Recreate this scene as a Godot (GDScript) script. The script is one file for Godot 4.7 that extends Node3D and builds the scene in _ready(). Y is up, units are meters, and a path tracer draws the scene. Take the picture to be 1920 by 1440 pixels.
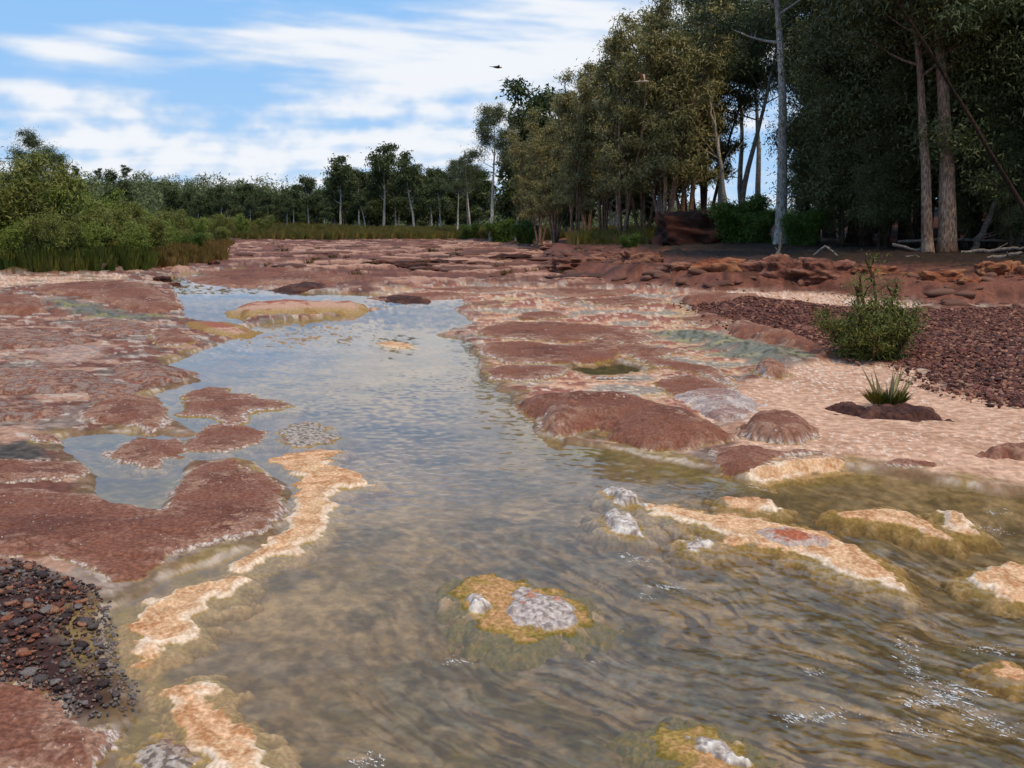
extends Node3D
# A spring-fed river running over red rock between gum and paperbark woods, under a bright half-clouded sky.
# Everything is laid out in metres: x to the right, d = distance ahead of the camera (z = -d), y up, 0 = the level of the main pool.

const REGION := {
	"water_main": [-4.342, 12.343, -4.321, 14.528, -4.436, 17.097, -4.113, 17.665, -3.113, 18.402, -2.611, 19.013, -2.150, 20.378, -1.092, 20.711, -0.902, 19.406, -1.240, 18.782, -0.766, 18.104, -0.690, 17.378, -0.972, 16.684, -1.237, 15.759, -0.757, 15.504, -0.521, 14.647, -0.586, 13.780, -0.394, 13.229, -0.444, 12.444, -0.327, 11.801, -0.364, 11.375, -0.129, 11.008, -0.200, 10.698, 0.028, 10.310, -0.011, 9.977, 0.196, 9.116, 0.194, 8.359, 0.431, 7.989, 0.799, 7.793, 0.974, 7.508, 1.420, 7.085, 1.616, 6.768, 1.964, 6.967, 2.466, 7.114, 2.806, 6.995, 3.073, 6.734, 3.289, 6.649, 3.940, 6.646, 2.182, 3.208, -1.468, 3.170, -1.484, 3.681, -1.652, 4.000, -1.802, 4.287, -1.880, 4.535, -1.722, 4.961, -1.518, 5.110, -1.373, 5.445, -1.336, 5.753, -1.494, 6.547, -1.772, 7.115, -1.981, 7.477, -2.377, 7.324, -2.305, 6.741, -2.205, 6.333, -2.168, 6.024, -2.446, 6.150, -2.737, 6.412, -3.000, 7.055, -3.464, 7.634, -3.766, 8.223, -3.480, 8.395, -2.971, 8.359, -2.559, 8.189, -3.349, 9.458, -3.686, 10.310, -3.706, 11.008, -3.431, 11.375],
	"water_upper": [-9.497, 28.150, -9.657, 30.146, -7.102, 25.968, -5.148, 22.731, -3.696, 21.920, -2.246, 21.309, -1.011, 21.309, -0.920, 19.805, -2.090, 19.805, -2.744, 19.247, -3.718, 19.565, -4.751, 19.565, -5.119, 18.629, -4.436, 17.097, -5.172, 17.451, -5.864, 18.029, -6.352, 19.565, -7.132, 21.481],
	"water_far": [-9.536, 27.699, -9.330, 30.636, -8.503, 33.072, -7.081, 33.744, -6.124, 32.413, -7.940, 31.512, -8.587, 29.189, -8.811, 27.256],
	"puddle": [0.658, 12.343, 0.947, 12.701, 1.306, 12.910, 1.558, 12.444, 1.567, 11.996, 1.254, 11.753, 0.933, 11.657, 0.733, 11.946],
	"pocket": [0.580, 8.155, 0.633, 8.395, 0.744, 8.534, 0.850, 8.395, 0.851, 8.223, 0.738, 8.055],
	"calm": [-4.013, 8.676, -4.342, 12.343, -3.483, 11.657, -2.715, 10.353, -1.351, 8.359, -1.252, 7.729, -1.649, 7.634, -1.555, 6.825, -2.100, 7.324, -2.305, 6.741, -2.118, 5.973, -2.595, 6.024, -3.546, 7.634],
	"gravel_left": [-2.952, 4.965, -2.507, 5.006, -2.286, 4.817, -2.080, 4.734, -1.895, 4.497, -1.890, 4.420, -1.790, 4.287, -1.677, 3.966, -1.543, 3.812, -1.496, 3.714, -1.528, 3.634, -1.648, 3.602, -1.768, 3.716, -1.957, 3.831, -2.332, 3.850],
	"gravel_right": [3.330, 19.406, 4.587, 20.711, 5.457, 19.886, 6.177, 18.859, 7.256, 18.552, 8.303, 18.705, 12.095, 19.247, 5.357, 8.359, 4.734, 9.814, 4.525, 10.310, 4.809, 11.705, 4.539, 12.343, 4.091, 12.805, 4.193, 15.193, 3.697, 16.615, 3.500, 17.883],
	"flat_right": [2.327, 10.353, 2.706, 11.008, 3.300, 11.897, 4.043, 12.648, 4.467, 12.143, 4.752, 11.562, 4.471, 10.184, 4.678, 9.694, 5.293, 8.256, 4.301, 6.644, 3.289, 6.649, 3.073, 6.735, 2.817, 7.024, 2.476, 7.143, 1.972, 6.996, 1.629, 6.825, 1.464, 7.115, 1.817, 8.022, 2.111, 8.929],
	"channel": [3.325, 20.881, 4.155, 21.309, 5.041, 21.744, 6.574, 21.136, 7.270, 19.967, 7.947, 19.168, 7.482, 18.629, 6.301, 18.629, 5.435, 19.805, 4.696, 20.711, 3.713, 20.711],
	"tan_mid": [-3.594, 21.309, -2.433, 23.101, -0.787, 24.942, 1.460, 23.101, 3.325, 22.548, 3.633, 20.881, 3.456, 19.247, 3.521, 16.615, 3.704, 14.528, 3.421, 12.343, 2.609, 11.098, 2.290, 10.184, 1.817, 8.022, 0.978, 7.540, 0.433, 8.022, 0.180, 8.359, 0.000, 10.353, -0.349, 11.897, -0.540, 14.528, -0.757, 17.883, -0.948, 19.967, -2.202, 20.881],
	"grey_slope": [2.934, 16.280, 3.386, 15.568, 3.707, 14.235, 3.887, 12.805, 3.552, 12.343, 3.092, 12.343, 2.816, 13.229, 2.547, 14.528, 2.071, 16.280],
	"tan_left": [-15.309, 27.477, -12.322, 27.256, -10.799, 28.150, -9.722, 26.604, -10.545, 24.741, -11.191, 23.101, -12.242, 21.920],
	"grey_left": [-9.016, 19.406, -8.745, 19.967, -7.384, 18.629, -6.293, 18.030, -5.818, 17.451, -6.247, 17.097, -7.111, 17.451, -8.171, 18.402],
	"mud_left": [-4.495, 7.858, -3.801, 7.826, -3.388, 7.508, -3.552, 7.294, -4.166, 7.263],
	"pink_left": [-6.808, 14.235, -6.328, 14.528, -5.430, 13.612, -4.999, 12.597, -5.416, 12.094, -6.069, 12.805],
	"far_red": [-20.131, 67.567, -16.441, 78.680, -10.990, 80.916, -2.259, 72.041, 2.681, 51.236, 4.732, 37.616, 4.586, 28.150, 3.444, 22.548, 1.483, 23.476, -0.800, 25.347, -2.676, 23.101, -4.304, 24.052, -5.917, 28.150, -8.498, 33.744, -9.619, 32.153, -9.738, 29.425, -14.342, 43.465],
	"bank_right": [0.885, 33.744, 1.035, 28.150, 2.405, 24.052, 3.379, 22.915, 4.239, 21.744, 6.113, 21.481, 7.357, 20.213, 8.131, 19.247, 8.903, 18.936, 10.403, 18.936, 12.159, 18.552, 34.000, 14.000, 70.000, 20.000, 70.000, 100.000, 9.000, 100.000, 5.500, 80.000, 2.500, 62.000],
	"bank_left": [-17.615, 27.699, -14.849, 27.699, -12.078, 28.378, -10.595, 29.664, -10.933, 33.072, -10.468, 34.709, -13.932, 47.097, -18.718, 67.567, -12.000, 100.000, -80.000, 100.000, -80.000, 24.000],
}
const OUTLINE := {
	"A": [-3.353, 10.184, -3.381, 10.480, -3.304, 10.785, -3.049, 10.698, -2.936, 10.353, -2.721, 10.310, -2.532, 10.059, -2.342, 9.937, -2.138, 9.655, -2.233, 9.458, -2.416, 9.381, -2.448, 9.115, -2.371, 8.819, -2.497, 8.676, -2.685, 9.003, -2.825, 9.115, -3.050, 9.115, -3.106, 9.228, -3.120, 9.537, -3.258, 9.937],
	"B": [-2.618, 8.856, -2.413, 8.748, -2.255, 8.605, -2.093, 8.394, -2.036, 8.088, -2.082, 7.826, -2.223, 7.666, -2.360, 7.666, -2.523, 7.697, -2.640, 7.826, -2.671, 8.055, -2.625, 8.359, -2.646, 8.676],
	"C": [-3.154, 7.602, -3.105, 7.697, -3.115, 8.223, -2.920, 8.121, -2.758, 8.121, -2.618, 7.956, -2.589, 7.697, -2.486, 7.416, -2.597, 7.508, -2.618, 7.415, -2.563, 7.173, -2.691, 7.174, -2.880, 7.324, -2.995, 7.416],
	"D": [-3.889, 8.856, -3.962, 9.381, -3.977, 9.937, -3.809, 10.059, -3.551, 9.937, -3.325, 9.537, -3.047, 8.856, -2.975, 8.464, -3.042, 8.394, -3.339, 8.534, -3.607, 8.676],
	"E": [-2.146, 6.177, -2.232, 6.412, -2.268, 6.741, -2.254, 7.115, -2.044, 7.263, -1.949, 7.055, -1.703, 6.825, -1.511, 6.466, -1.413, 6.099, -1.379, 5.874, -1.412, 5.609, -1.492, 5.445, -1.615, 5.355, -1.734, 5.265, -1.792, 5.177, -1.831, 4.962, -1.902, 4.858, -1.972, 4.796, -2.223, 4.984, -2.487, 5.114, -2.964, 4.986, -3.766, 6.412, -3.086, 6.412, -2.739, 6.333, -2.436, 6.125, -2.150, 5.973],
	"F": [-4.279, 7.324, -3.496, 7.234, -3.159, 7.234, -2.953, 6.939, -2.988, 6.825, -3.074, 6.684, -3.324, 6.602, -3.873, 6.602],
	"H": [-2.332, 3.850, -1.957, 3.831, -1.813, 3.749, -1.719, 3.650, -1.631, 3.586, -1.495, 3.523, -1.452, 3.463, -1.481, 3.387, -1.454, 3.227, -1.972, 3.201],
	"J": [-1.365, 3.492, -1.291, 3.508, -1.222, 3.477, -1.149, 3.400, -1.109, 3.240, -1.289, 3.227, -1.348, 3.417],
	"K1": [-1.756, 4.458, -1.744, 4.633, -1.668, 4.753, -1.581, 4.856, -1.484, 4.939, -1.369, 4.939, -1.353, 4.856, -1.386, 4.732, -1.459, 4.712, -1.488, 4.592, -1.496, 4.495, -1.449, 4.436, -1.450, 4.268, -1.509, 4.231, -1.559, 4.105, -1.586, 4.053, -1.625, 4.142, -1.703, 4.343],
	"K2": [-1.415, 3.879, -1.344, 3.929, -1.261, 3.947, -1.191, 3.895, -1.226, 3.828, -1.227, 3.794, -1.135, 3.696, -1.042, 3.615, -0.961, 3.537, -0.903, 3.460, -0.841, 3.240, -1.007, 3.240, -1.158, 3.461, -1.246, 3.585, -1.307, 3.681, -1.360, 3.779],
	"K3": [-1.837, 7.385, -1.752, 7.540, -1.502, 7.729, -1.335, 7.729, -1.415, 7.477, -1.345, 7.204, -1.128, 7.055, -0.969, 6.741, -0.958, 6.657, -1.138, 6.547, -1.213, 6.466, -1.211, 6.307, -1.093, 6.177, -1.147, 6.099, -1.106, 5.874, -1.094, 5.632, -1.143, 5.491, -1.190, 5.286, -1.295, 5.242, -1.344, 5.089, -1.400, 4.982, -1.472, 5.046, -1.457, 5.198, -1.362, 5.400, -1.310, 5.705, -1.347, 6.024, -1.452, 6.684, -1.474, 6.883, -1.677, 7.204],
	"L": [-1.958, 8.359, -1.937, 8.676, -1.826, 8.819, -1.680, 8.676, -1.531, 8.359, -1.403, 8.189, -1.465, 7.989, -1.581, 7.923, -1.696, 7.858, -1.860, 8.022],
	"R1": [0.026, 9.694, 0.287, 9.735, 0.600, 9.735, 0.936, 9.694, 1.274, 9.498, 1.518, 9.116, 1.673, 8.892, 1.715, 8.499, 1.751, 8.122, 1.824, 7.956, 1.449, 7.666, 1.129, 7.602, 0.960, 7.729, 0.776, 7.989, 0.855, 8.359, 0.741, 8.605, 0.608, 8.359, 0.507, 8.189, 0.353, 8.189, 0.203, 8.395, 0.261, 8.819, 0.100, 9.305],
	"R2": [1.875, 8.189, 2.029, 8.569, 2.258, 8.747, 2.454, 8.605, 2.521, 8.359, 2.476, 8.055, 2.335, 7.793, 2.111, 7.666, 1.977, 7.793, 1.867, 7.956],
	"R3": [1.546, 7.634, 1.656, 7.666, 1.897, 7.634, 2.005, 7.416, 2.232, 7.508, 2.355, 7.354, 2.162, 7.263, 1.918, 7.234, 1.730, 6.939, 1.635, 6.853, 1.499, 6.911, 1.476, 7.174],
	"R4": [1.633, 10.059, 1.948, 10.310, 2.224, 10.310, 2.355, 9.694, 2.366, 9.382, 2.120, 8.966, 2.039, 8.819, 1.835, 8.819, 1.720, 8.966, 1.732, 9.497],
	"R5": [1.529, 10.874, 1.818, 11.236, 2.055, 11.421, 2.253, 11.099, 2.364, 10.524, 2.136, 10.310, 1.886, 10.060, 1.652, 10.184, 1.593, 10.524],
	"R6": [1.530, 13.069, 1.823, 13.176, 2.139, 12.546, 2.405, 12.193, 2.448, 11.375, 2.395, 10.741, 2.276, 11.008, 2.096, 11.657, 1.851, 12.094, 1.631, 12.393],
	"R7": [-0.491, 13.780, -0.312, 14.707, 0.102, 14.767, 0.835, 14.293, 1.209, 14.887, 1.490, 15.008, 1.554, 14.410, 1.470, 13.612, 1.285, 12.910, 1.031, 12.648, 0.579, 12.495, 0.246, 12.495, -0.087, 12.597, -0.352, 13.229],
	"R8": [-0.564, 15.888, -0.417, 16.753, -0.156, 17.378, 0.183, 17.308, 0.646, 17.449, 1.086, 17.097, 1.646, 16.615, 1.891, 16.214, 2.160, 15.070, 1.678, 14.352, 1.567, 14.528, 1.239, 15.255, 0.832, 14.647, 0.161, 15.131, -0.303, 15.441],
	"R9": [0.066, 17.956, 0.292, 18.402, 0.618, 18.552, 0.846, 18.402, 1.016, 17.956, 0.587, 17.594, 0.186, 17.594],
	"R10": [-0.319, 11.946, -0.086, 12.343, 0.197, 12.343, 0.570, 12.293, 0.687, 12.045, 0.567, 11.421, 0.375, 11.145, 0.018, 11.099, -0.178, 11.099, -0.264, 11.515],
	"R11": [2.756, 11.421, 2.877, 11.801, 3.026, 11.995, 3.141, 11.946, 3.166, 11.657, 3.115, 11.282, 2.953, 11.053, 2.787, 11.099],
	"R12": [3.509, 16.347, 3.843, 16.480, 4.063, 15.631, 4.211, 14.410, 4.157, 13.016, 3.923, 12.701, 3.852, 13.668, 3.656, 14.647, 3.373, 15.317],
	"R13": [2.947, 9.304, 3.108, 9.420, 3.171, 9.228, 3.280, 9.115, 3.524, 9.382, 3.725, 9.381, 3.794, 9.115, 3.773, 8.748, 3.514, 8.711, 3.306, 8.783, 3.190, 8.856, 3.035, 9.041],
	"R14": [3.495, 7.383, 3.667, 7.538, 3.958, 7.632, 4.247, 7.632, 4.032, 7.228, 3.734, 7.260],
	"R15": [1.642, 6.881, 1.775, 6.968, 2.011, 7.143, 2.223, 7.203, 2.457, 7.203, 2.284, 7.025, 2.039, 6.968, 1.888, 6.824, 1.719, 6.740],
	"R16": [2.680, 7.172, 2.858, 7.232, 3.029, 7.172, 3.108, 7.082, 2.817, 7.024],
	"M1": [-0.262, 4.829, -0.248, 4.997, -0.167, 5.061, 0.000, 5.017, 0.109, 4.932, 0.270, 4.888, 0.328, 4.743, 0.360, 4.563, 0.248, 4.466, 0.123, 4.428, 0.000, 4.354, -0.099, 4.430, -0.206, 4.645],
	"M1a": [-0.018, 4.664, 0.000, 4.786, 0.068, 4.889, 0.161, 4.848, 0.266, 4.805, 0.313, 4.703, 0.304, 4.564, 0.225, 4.506, 0.099, 4.467, 0.038, 4.526],
	"M1b": [-0.237, 4.767, -0.213, 4.809, -0.132, 4.787, -0.112, 4.685, -0.141, 4.625, -0.195, 4.686],
	"M2": [0.635, 6.492, 0.744, 6.520, 0.810, 6.331, 0.834, 6.199, 0.709, 6.200, 0.648, 6.331],
	"M3": [0.552, 6.020, 0.629, 6.071, 0.687, 5.995, 0.786, 5.820, 0.745, 5.674, 0.642, 5.721, 0.573, 5.821],
	"M4": [0.994, 5.601, 1.087, 5.672, 1.117, 5.553, 1.038, 5.483, 0.991, 5.506],
	"M5": [1.382, 6.382, 1.499, 6.410, 1.598, 6.382, 1.702, 6.222, 1.642, 6.144, 1.486, 6.197, 1.373, 6.224],
	"M6": [0.817, 6.252, 1.013, 6.198, 1.197, 6.095, 1.451, 6.042, 1.629, 5.965, 1.820, 5.839, 1.933, 5.691, 2.037, 5.454, 2.056, 5.181, 2.049, 5.050, 1.927, 5.138, 1.741, 5.272, 1.663, 5.456, 1.467, 5.574, 1.257, 5.744, 1.038, 5.943, 0.861, 6.069],
	"M6r": [1.426, 5.767, 1.565, 5.840, 1.718, 5.814, 1.824, 5.692, 1.817, 5.596, 1.681, 5.574, 1.510, 5.622],
	"M6b": [1.160, 5.599, 1.315, 5.719, 1.398, 5.646, 1.284, 5.575],
	"M7": [2.035, 6.169, 2.247, 6.246, 2.393, 6.272, 2.499, 6.192, 2.578, 6.011, 2.614, 5.785, 2.501, 5.860, 2.388, 5.986, 2.251, 6.063, 2.061, 6.091],
	"M8": [2.751, 6.243, 2.826, 6.165, 2.807, 5.884, 2.704, 5.884, 2.677, 6.010],
	"M9": [2.436, 5.179, 2.584, 5.335, 2.734, 5.403, 3.081, 5.495, 2.777, 4.919, 2.597, 4.940, 2.527, 5.026, 2.455, 5.113],
	"M10": [0.509, 3.626, 0.646, 3.689, 0.785, 3.657, 0.861, 3.517, 0.848, 3.266, 0.615, 3.266, 0.580, 3.501],
	"M10a": [0.649, 3.611, 0.756, 3.610, 0.824, 3.548, 0.834, 3.397, 0.746, 3.456, 0.681, 3.532],
	"M11": [2.118, 4.198, 2.210, 4.252, 2.257, 4.180, 2.222, 4.108, 2.135, 4.143],
	"N1": [-10.606, 22.548, -9.959, 23.858, -8.628, 23.858, -7.703, 21.920, -6.824, 20.213, -6.226, 19.168, -6.319, 18.477, -6.513, 18.029, -7.756, 19.325, -8.672, 20.295, -9.502, 20.543],
	"N2": [-10.367, 19.247, -9.767, 19.967, -9.302, 19.805, -8.904, 19.090, -8.401, 18.178, -8.608, 17.883, -9.649, 17.883],
	"N3": [-5.483, 15.193, -5.390, 15.631, -5.116, 15.631, -4.780, 15.008, -4.568, 14.528, -4.724, 14.177, -4.874, 13.893],
	"N4": [-5.430, 16.890, -5.224, 17.097, -4.714, 16.890, -4.141, 16.347, -4.069, 15.888, -4.502, 15.631, -5.117, 16.280],
	"N5": [-5.267, 18.629, -5.112, 19.644, -4.636, 19.967, -3.793, 19.967, -3.111, 19.644, -2.713, 19.168, -2.746, 18.554, -3.307, 18.402, -3.845, 18.178, -4.196, 18.029, -4.635, 17.883, -4.998, 18.178],
	"N6": [-8.851, 27.699, -8.810, 29.425, -8.041, 31.259, -7.113, 31.512, -5.576, 27.923, -4.234, 25.553, -4.270, 23.858, -5.683, 24.542, -6.791, 24.345, -7.994, 25.759],
	"N7": [-5.413, 23.101, -5.064, 24.052, -4.494, 24.052, -4.310, 22.731, -4.831, 22.367],
	"N8": [-2.016, 14.887, -1.807, 15.131, -1.451, 14.767, -1.449, 14.352, -1.702, 14.235],
	"N9": [-2.719, 20.796, -2.415, 21.309, -1.872, 20.881, -1.713, 20.295, -2.346, 20.213],
	"N10": [-8.386, 15.193, -7.690, 15.759, -6.693, 15.193, -5.900, 14.235, -6.223, 13.447, -7.322, 13.229],
	"N11": [-7.307, 16.615, -6.790, 17.097, -5.782, 16.280, -5.564, 15.193, -6.159, 15.070],
	"N12": [-6.266, 11.282, -5.598, 11.657, -4.919, 11.375, -4.222, 10.524, -4.544, 10.101, -5.559, 9.977],
	"N13": [-4.728, 11.897, -4.539, 12.343, -3.700, 11.753, -3.751, 11.145, -3.846, 10.653, -4.329, 11.098],
	"N14": [-5.194, 9.305, -4.674, 9.576, -4.195, 9.305, -4.030, 8.819, -4.387, 8.676, -4.853, 8.676],
	"N15": [-3.940, 8.122, -3.863, 8.291, -3.634, 8.022, -3.674, 7.826, -3.808, 7.858],
	"N16": [-4.504, 10.524, -4.296, 10.785, -3.856, 10.524, -3.906, 10.059, -4.070, 9.735],
	"P5": [3.367, 20.131, 4.041, 20.711, 4.659, 20.543, 4.841, 19.725, 3.933, 19.090, 3.368, 19.327],
	"S1": [-2.972, 20.881, -2.291, 21.744, -1.270, 21.920, -0.674, 21.309, -1.529, 20.711, -2.365, 20.378],
	"S2": [0.297, 22.548, 1.460, 23.101, 2.656, 21.920, 2.092, 20.881, 0.995, 20.966],
	"S3": [1.397, 20.378, 2.422, 20.881, 3.080, 20.131, 2.449, 19.327, 1.646, 19.485],
	"S4": [-0.948, 19.967, -0.321, 20.295, 0.000, 19.725, -0.610, 19.247],
	"S5": [-1.946, 23.101, -0.754, 23.858, 0.243, 23.101, -0.696, 22.009],
	"S6": [2.932, 17.883, 3.623, 18.029, 3.712, 17.097, 3.118, 16.821],
	"S7": [1.286, 14.235, 1.852, 14.528, 2.317, 13.612, 1.871, 13.016, 1.549, 13.229],
	"S8": [0.860, 20.378, 1.266, 20.881, 1.475, 19.967, 1.029, 19.485],
}
const BOULDERS := [
	[-3.89, 33, 1.92, 0.48, 1.34, -0.26, "dark", "dark rock at the back of the far ledge, left one", "dark ledge rocks across the far river bed"],
	[-3.01, 31, 1.8, 0.49, 1.26, -0.4, "dark", "long dark rock in the middle of the far ledge", "dark ledge rocks across the far river bed"],
	[-2.37, 33.5, 1.94, 0.49, 1.36, -0.1, "dark", "dark overhanging rock at the back of the far ledge", "dark ledge rocks across the far river bed"],
	[-2.39, 28.5, 1.2, 0.49, 0.84, -0.35, "dark", "dark rock at the front of the far ledge", "dark ledge rocks across the far river bed"],
	[-1.72, 28, 0.83, 0.44, 0.58, -0.43, "dark", "dark square rock at the right front of the far ledge", "dark ledge rocks across the far river bed"],
	[-1.7, 36, 1.33, 0.38, 0.93, -0.1, "dark", "low dark rock behind the far ledge, right one", "dark ledge rocks across the far river bed"],
	[0.04, 37, 1.76, 0.54, 1.23, 0.42, "dark", "dark hollow rock right of the far ledge", "dark ledge rocks across the far river bed"],
	[-0.88, 42, 1.55, 0.33, 1.09, 0.3, "red", "low red rock far behind the hollow rock", "dark ledge rocks across the far river bed"],
	[2.19, 44, 2.09, 0.41, 1.46, 0.27, "red", "low red rock below the far paperbarks", "dark ledge rocks across the far river bed"],
	[-7.37, 44, 1.63, 0.35, 1.14, -0.28, "red", "low red rock left of the far ledge", "dark ledge rocks across the far river bed"],
	[-9.64, 40, 1.27, 0.32, 0.89, 0.04, "dark", "small dark rock on the far red flats", "dark ledge rocks across the far river bed"],
	[-11.67, 62, 2.94, 0.37, 2.06, -0.22, "red", "flat red rock near the distant grass, left one", "dark ledge rocks across the far river bed"],
	[-5.46, 58, 3.67, 0.38, 2.57, -0.33, "red", "flat red rock near the distant grass, middle one", "dark ledge rocks across the far river bed"],
	[-1.26, 60, 2.85, 0.36, 1.99, -0.39, "red", "flat red rock near the distant grass, right one", "dark ledge rocks across the far river bed"],
	[0.96, 28, 0.95, 0.41, 0.66, -0.29, "red", "leftmost red rock of the right bank ledge", "red ledge rocks along the right bank"],
	[1.8, 27.5, 1.6, 0.62, 1.12, 0.43, "red", "second red rock of the right bank ledge", "red ledge rocks along the right bank"],
	[2.65, 28, 1.03, 0.63, 0.72, 0.33, "red", "third red rock of the right bank ledge", "red ledge rocks along the right bank"],
	[3.43, 27.2, 1.32, 0.83, 0.92, 0.31, "red", "big dark red block of the right bank ledge", "red ledge rocks along the right bank"],
	[3.97, 23.6, 1.0, 0.56, 0.7, 0.3, "red", "red rock beside the pale gap in the bank", "red ledge rocks along the right bank"],
	[4.64, 22.9, 1.33, 0.79, 0.93, -0.31, "orange", "large orange red rock of the bank above the channel", "red ledge rocks along the right bank"],
	[5.49, 22.7, 1.08, 0.66, 0.75, -0.19, "red", "red bank rock left of the dark cleft", "red ledge rocks along the right bank"],
	[5.96, 22.3, 1.01, 0.91, 0.71, 0.13, "red", "tall red bank rock right of the dark cleft", "red ledge rocks along the right bank"],
	[6.77, 22.2, 1.41, 0.82, 0.98, 0.23, "red", "long red bank rock behind the channel", "red ledge rocks along the right bank"],
	[7.8, 21.8, 1.15, 0.58, 0.81, 0.35, "orange", "orange bank rock behind the shrub", "red ledge rocks along the right bank"],
	[7.59, 22.9, 0.97, 0.6, 0.68, 0.38, "red", "red bank rock standing back behind the channel", "red ledge rocks along the right bank"],
	[8.64, 20.4, 0.86, 0.59, 0.6, -0.41, "orange", "pointed orange boulder at the end of the tan channel", "orange boulders on the right bank"],
	[8.97, 20.0, 0.63, 0.4, 0.44, 0.11, "orange", "low orange boulder beside the pointed one", "orange boulders on the right bank"],
	[10.22, 21.4, 1.02, 0.71, 0.71, 0.17, "orange", "orange boulder with dark hollow near the right border", "orange boulders on the right bank"],
	[10.66, 21.0, 0.89, 0.69, 0.62, 0.01, "orange", "orange boulder cut by the right border", "orange boulders on the right bank"],
	[8.42, 21.2, 0.67, 0.36, 0.47, -0.32, "orange", "small orange boulder behind the channel end", "orange boulders on the right bank"],
	[7.19, 39, 3.6, 2.37, 2.88, -0.03, "dark", "huge dark boulder under the paperbarks", ""],
	[-8.97, 26, 0.55, 0.34, 0.38, -0.41, "dark", "dark round boulder on the left slab by the stream", ""],
	[-8.32, 25, 0.32, 0.18, 0.22, 0.43, "dark", "small dark stone in the stream beside the round boulder", ""],
	[-11.22, 31, 0.98, 0.29, 0.69, 0.37, "dark", "dark low rock at the left stream, behind the round boulder", ""],
	[-9.69, 33, 0.45, 0.48, 0.32, 0.05, "dark", "dark stump like rock beside the left bank", ""],
	[-8.25, 16.5, 0.44, 0.22, 0.3, -0.2, "dark", "dark rock at the left border above the mottled bank", ""]
]
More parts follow.
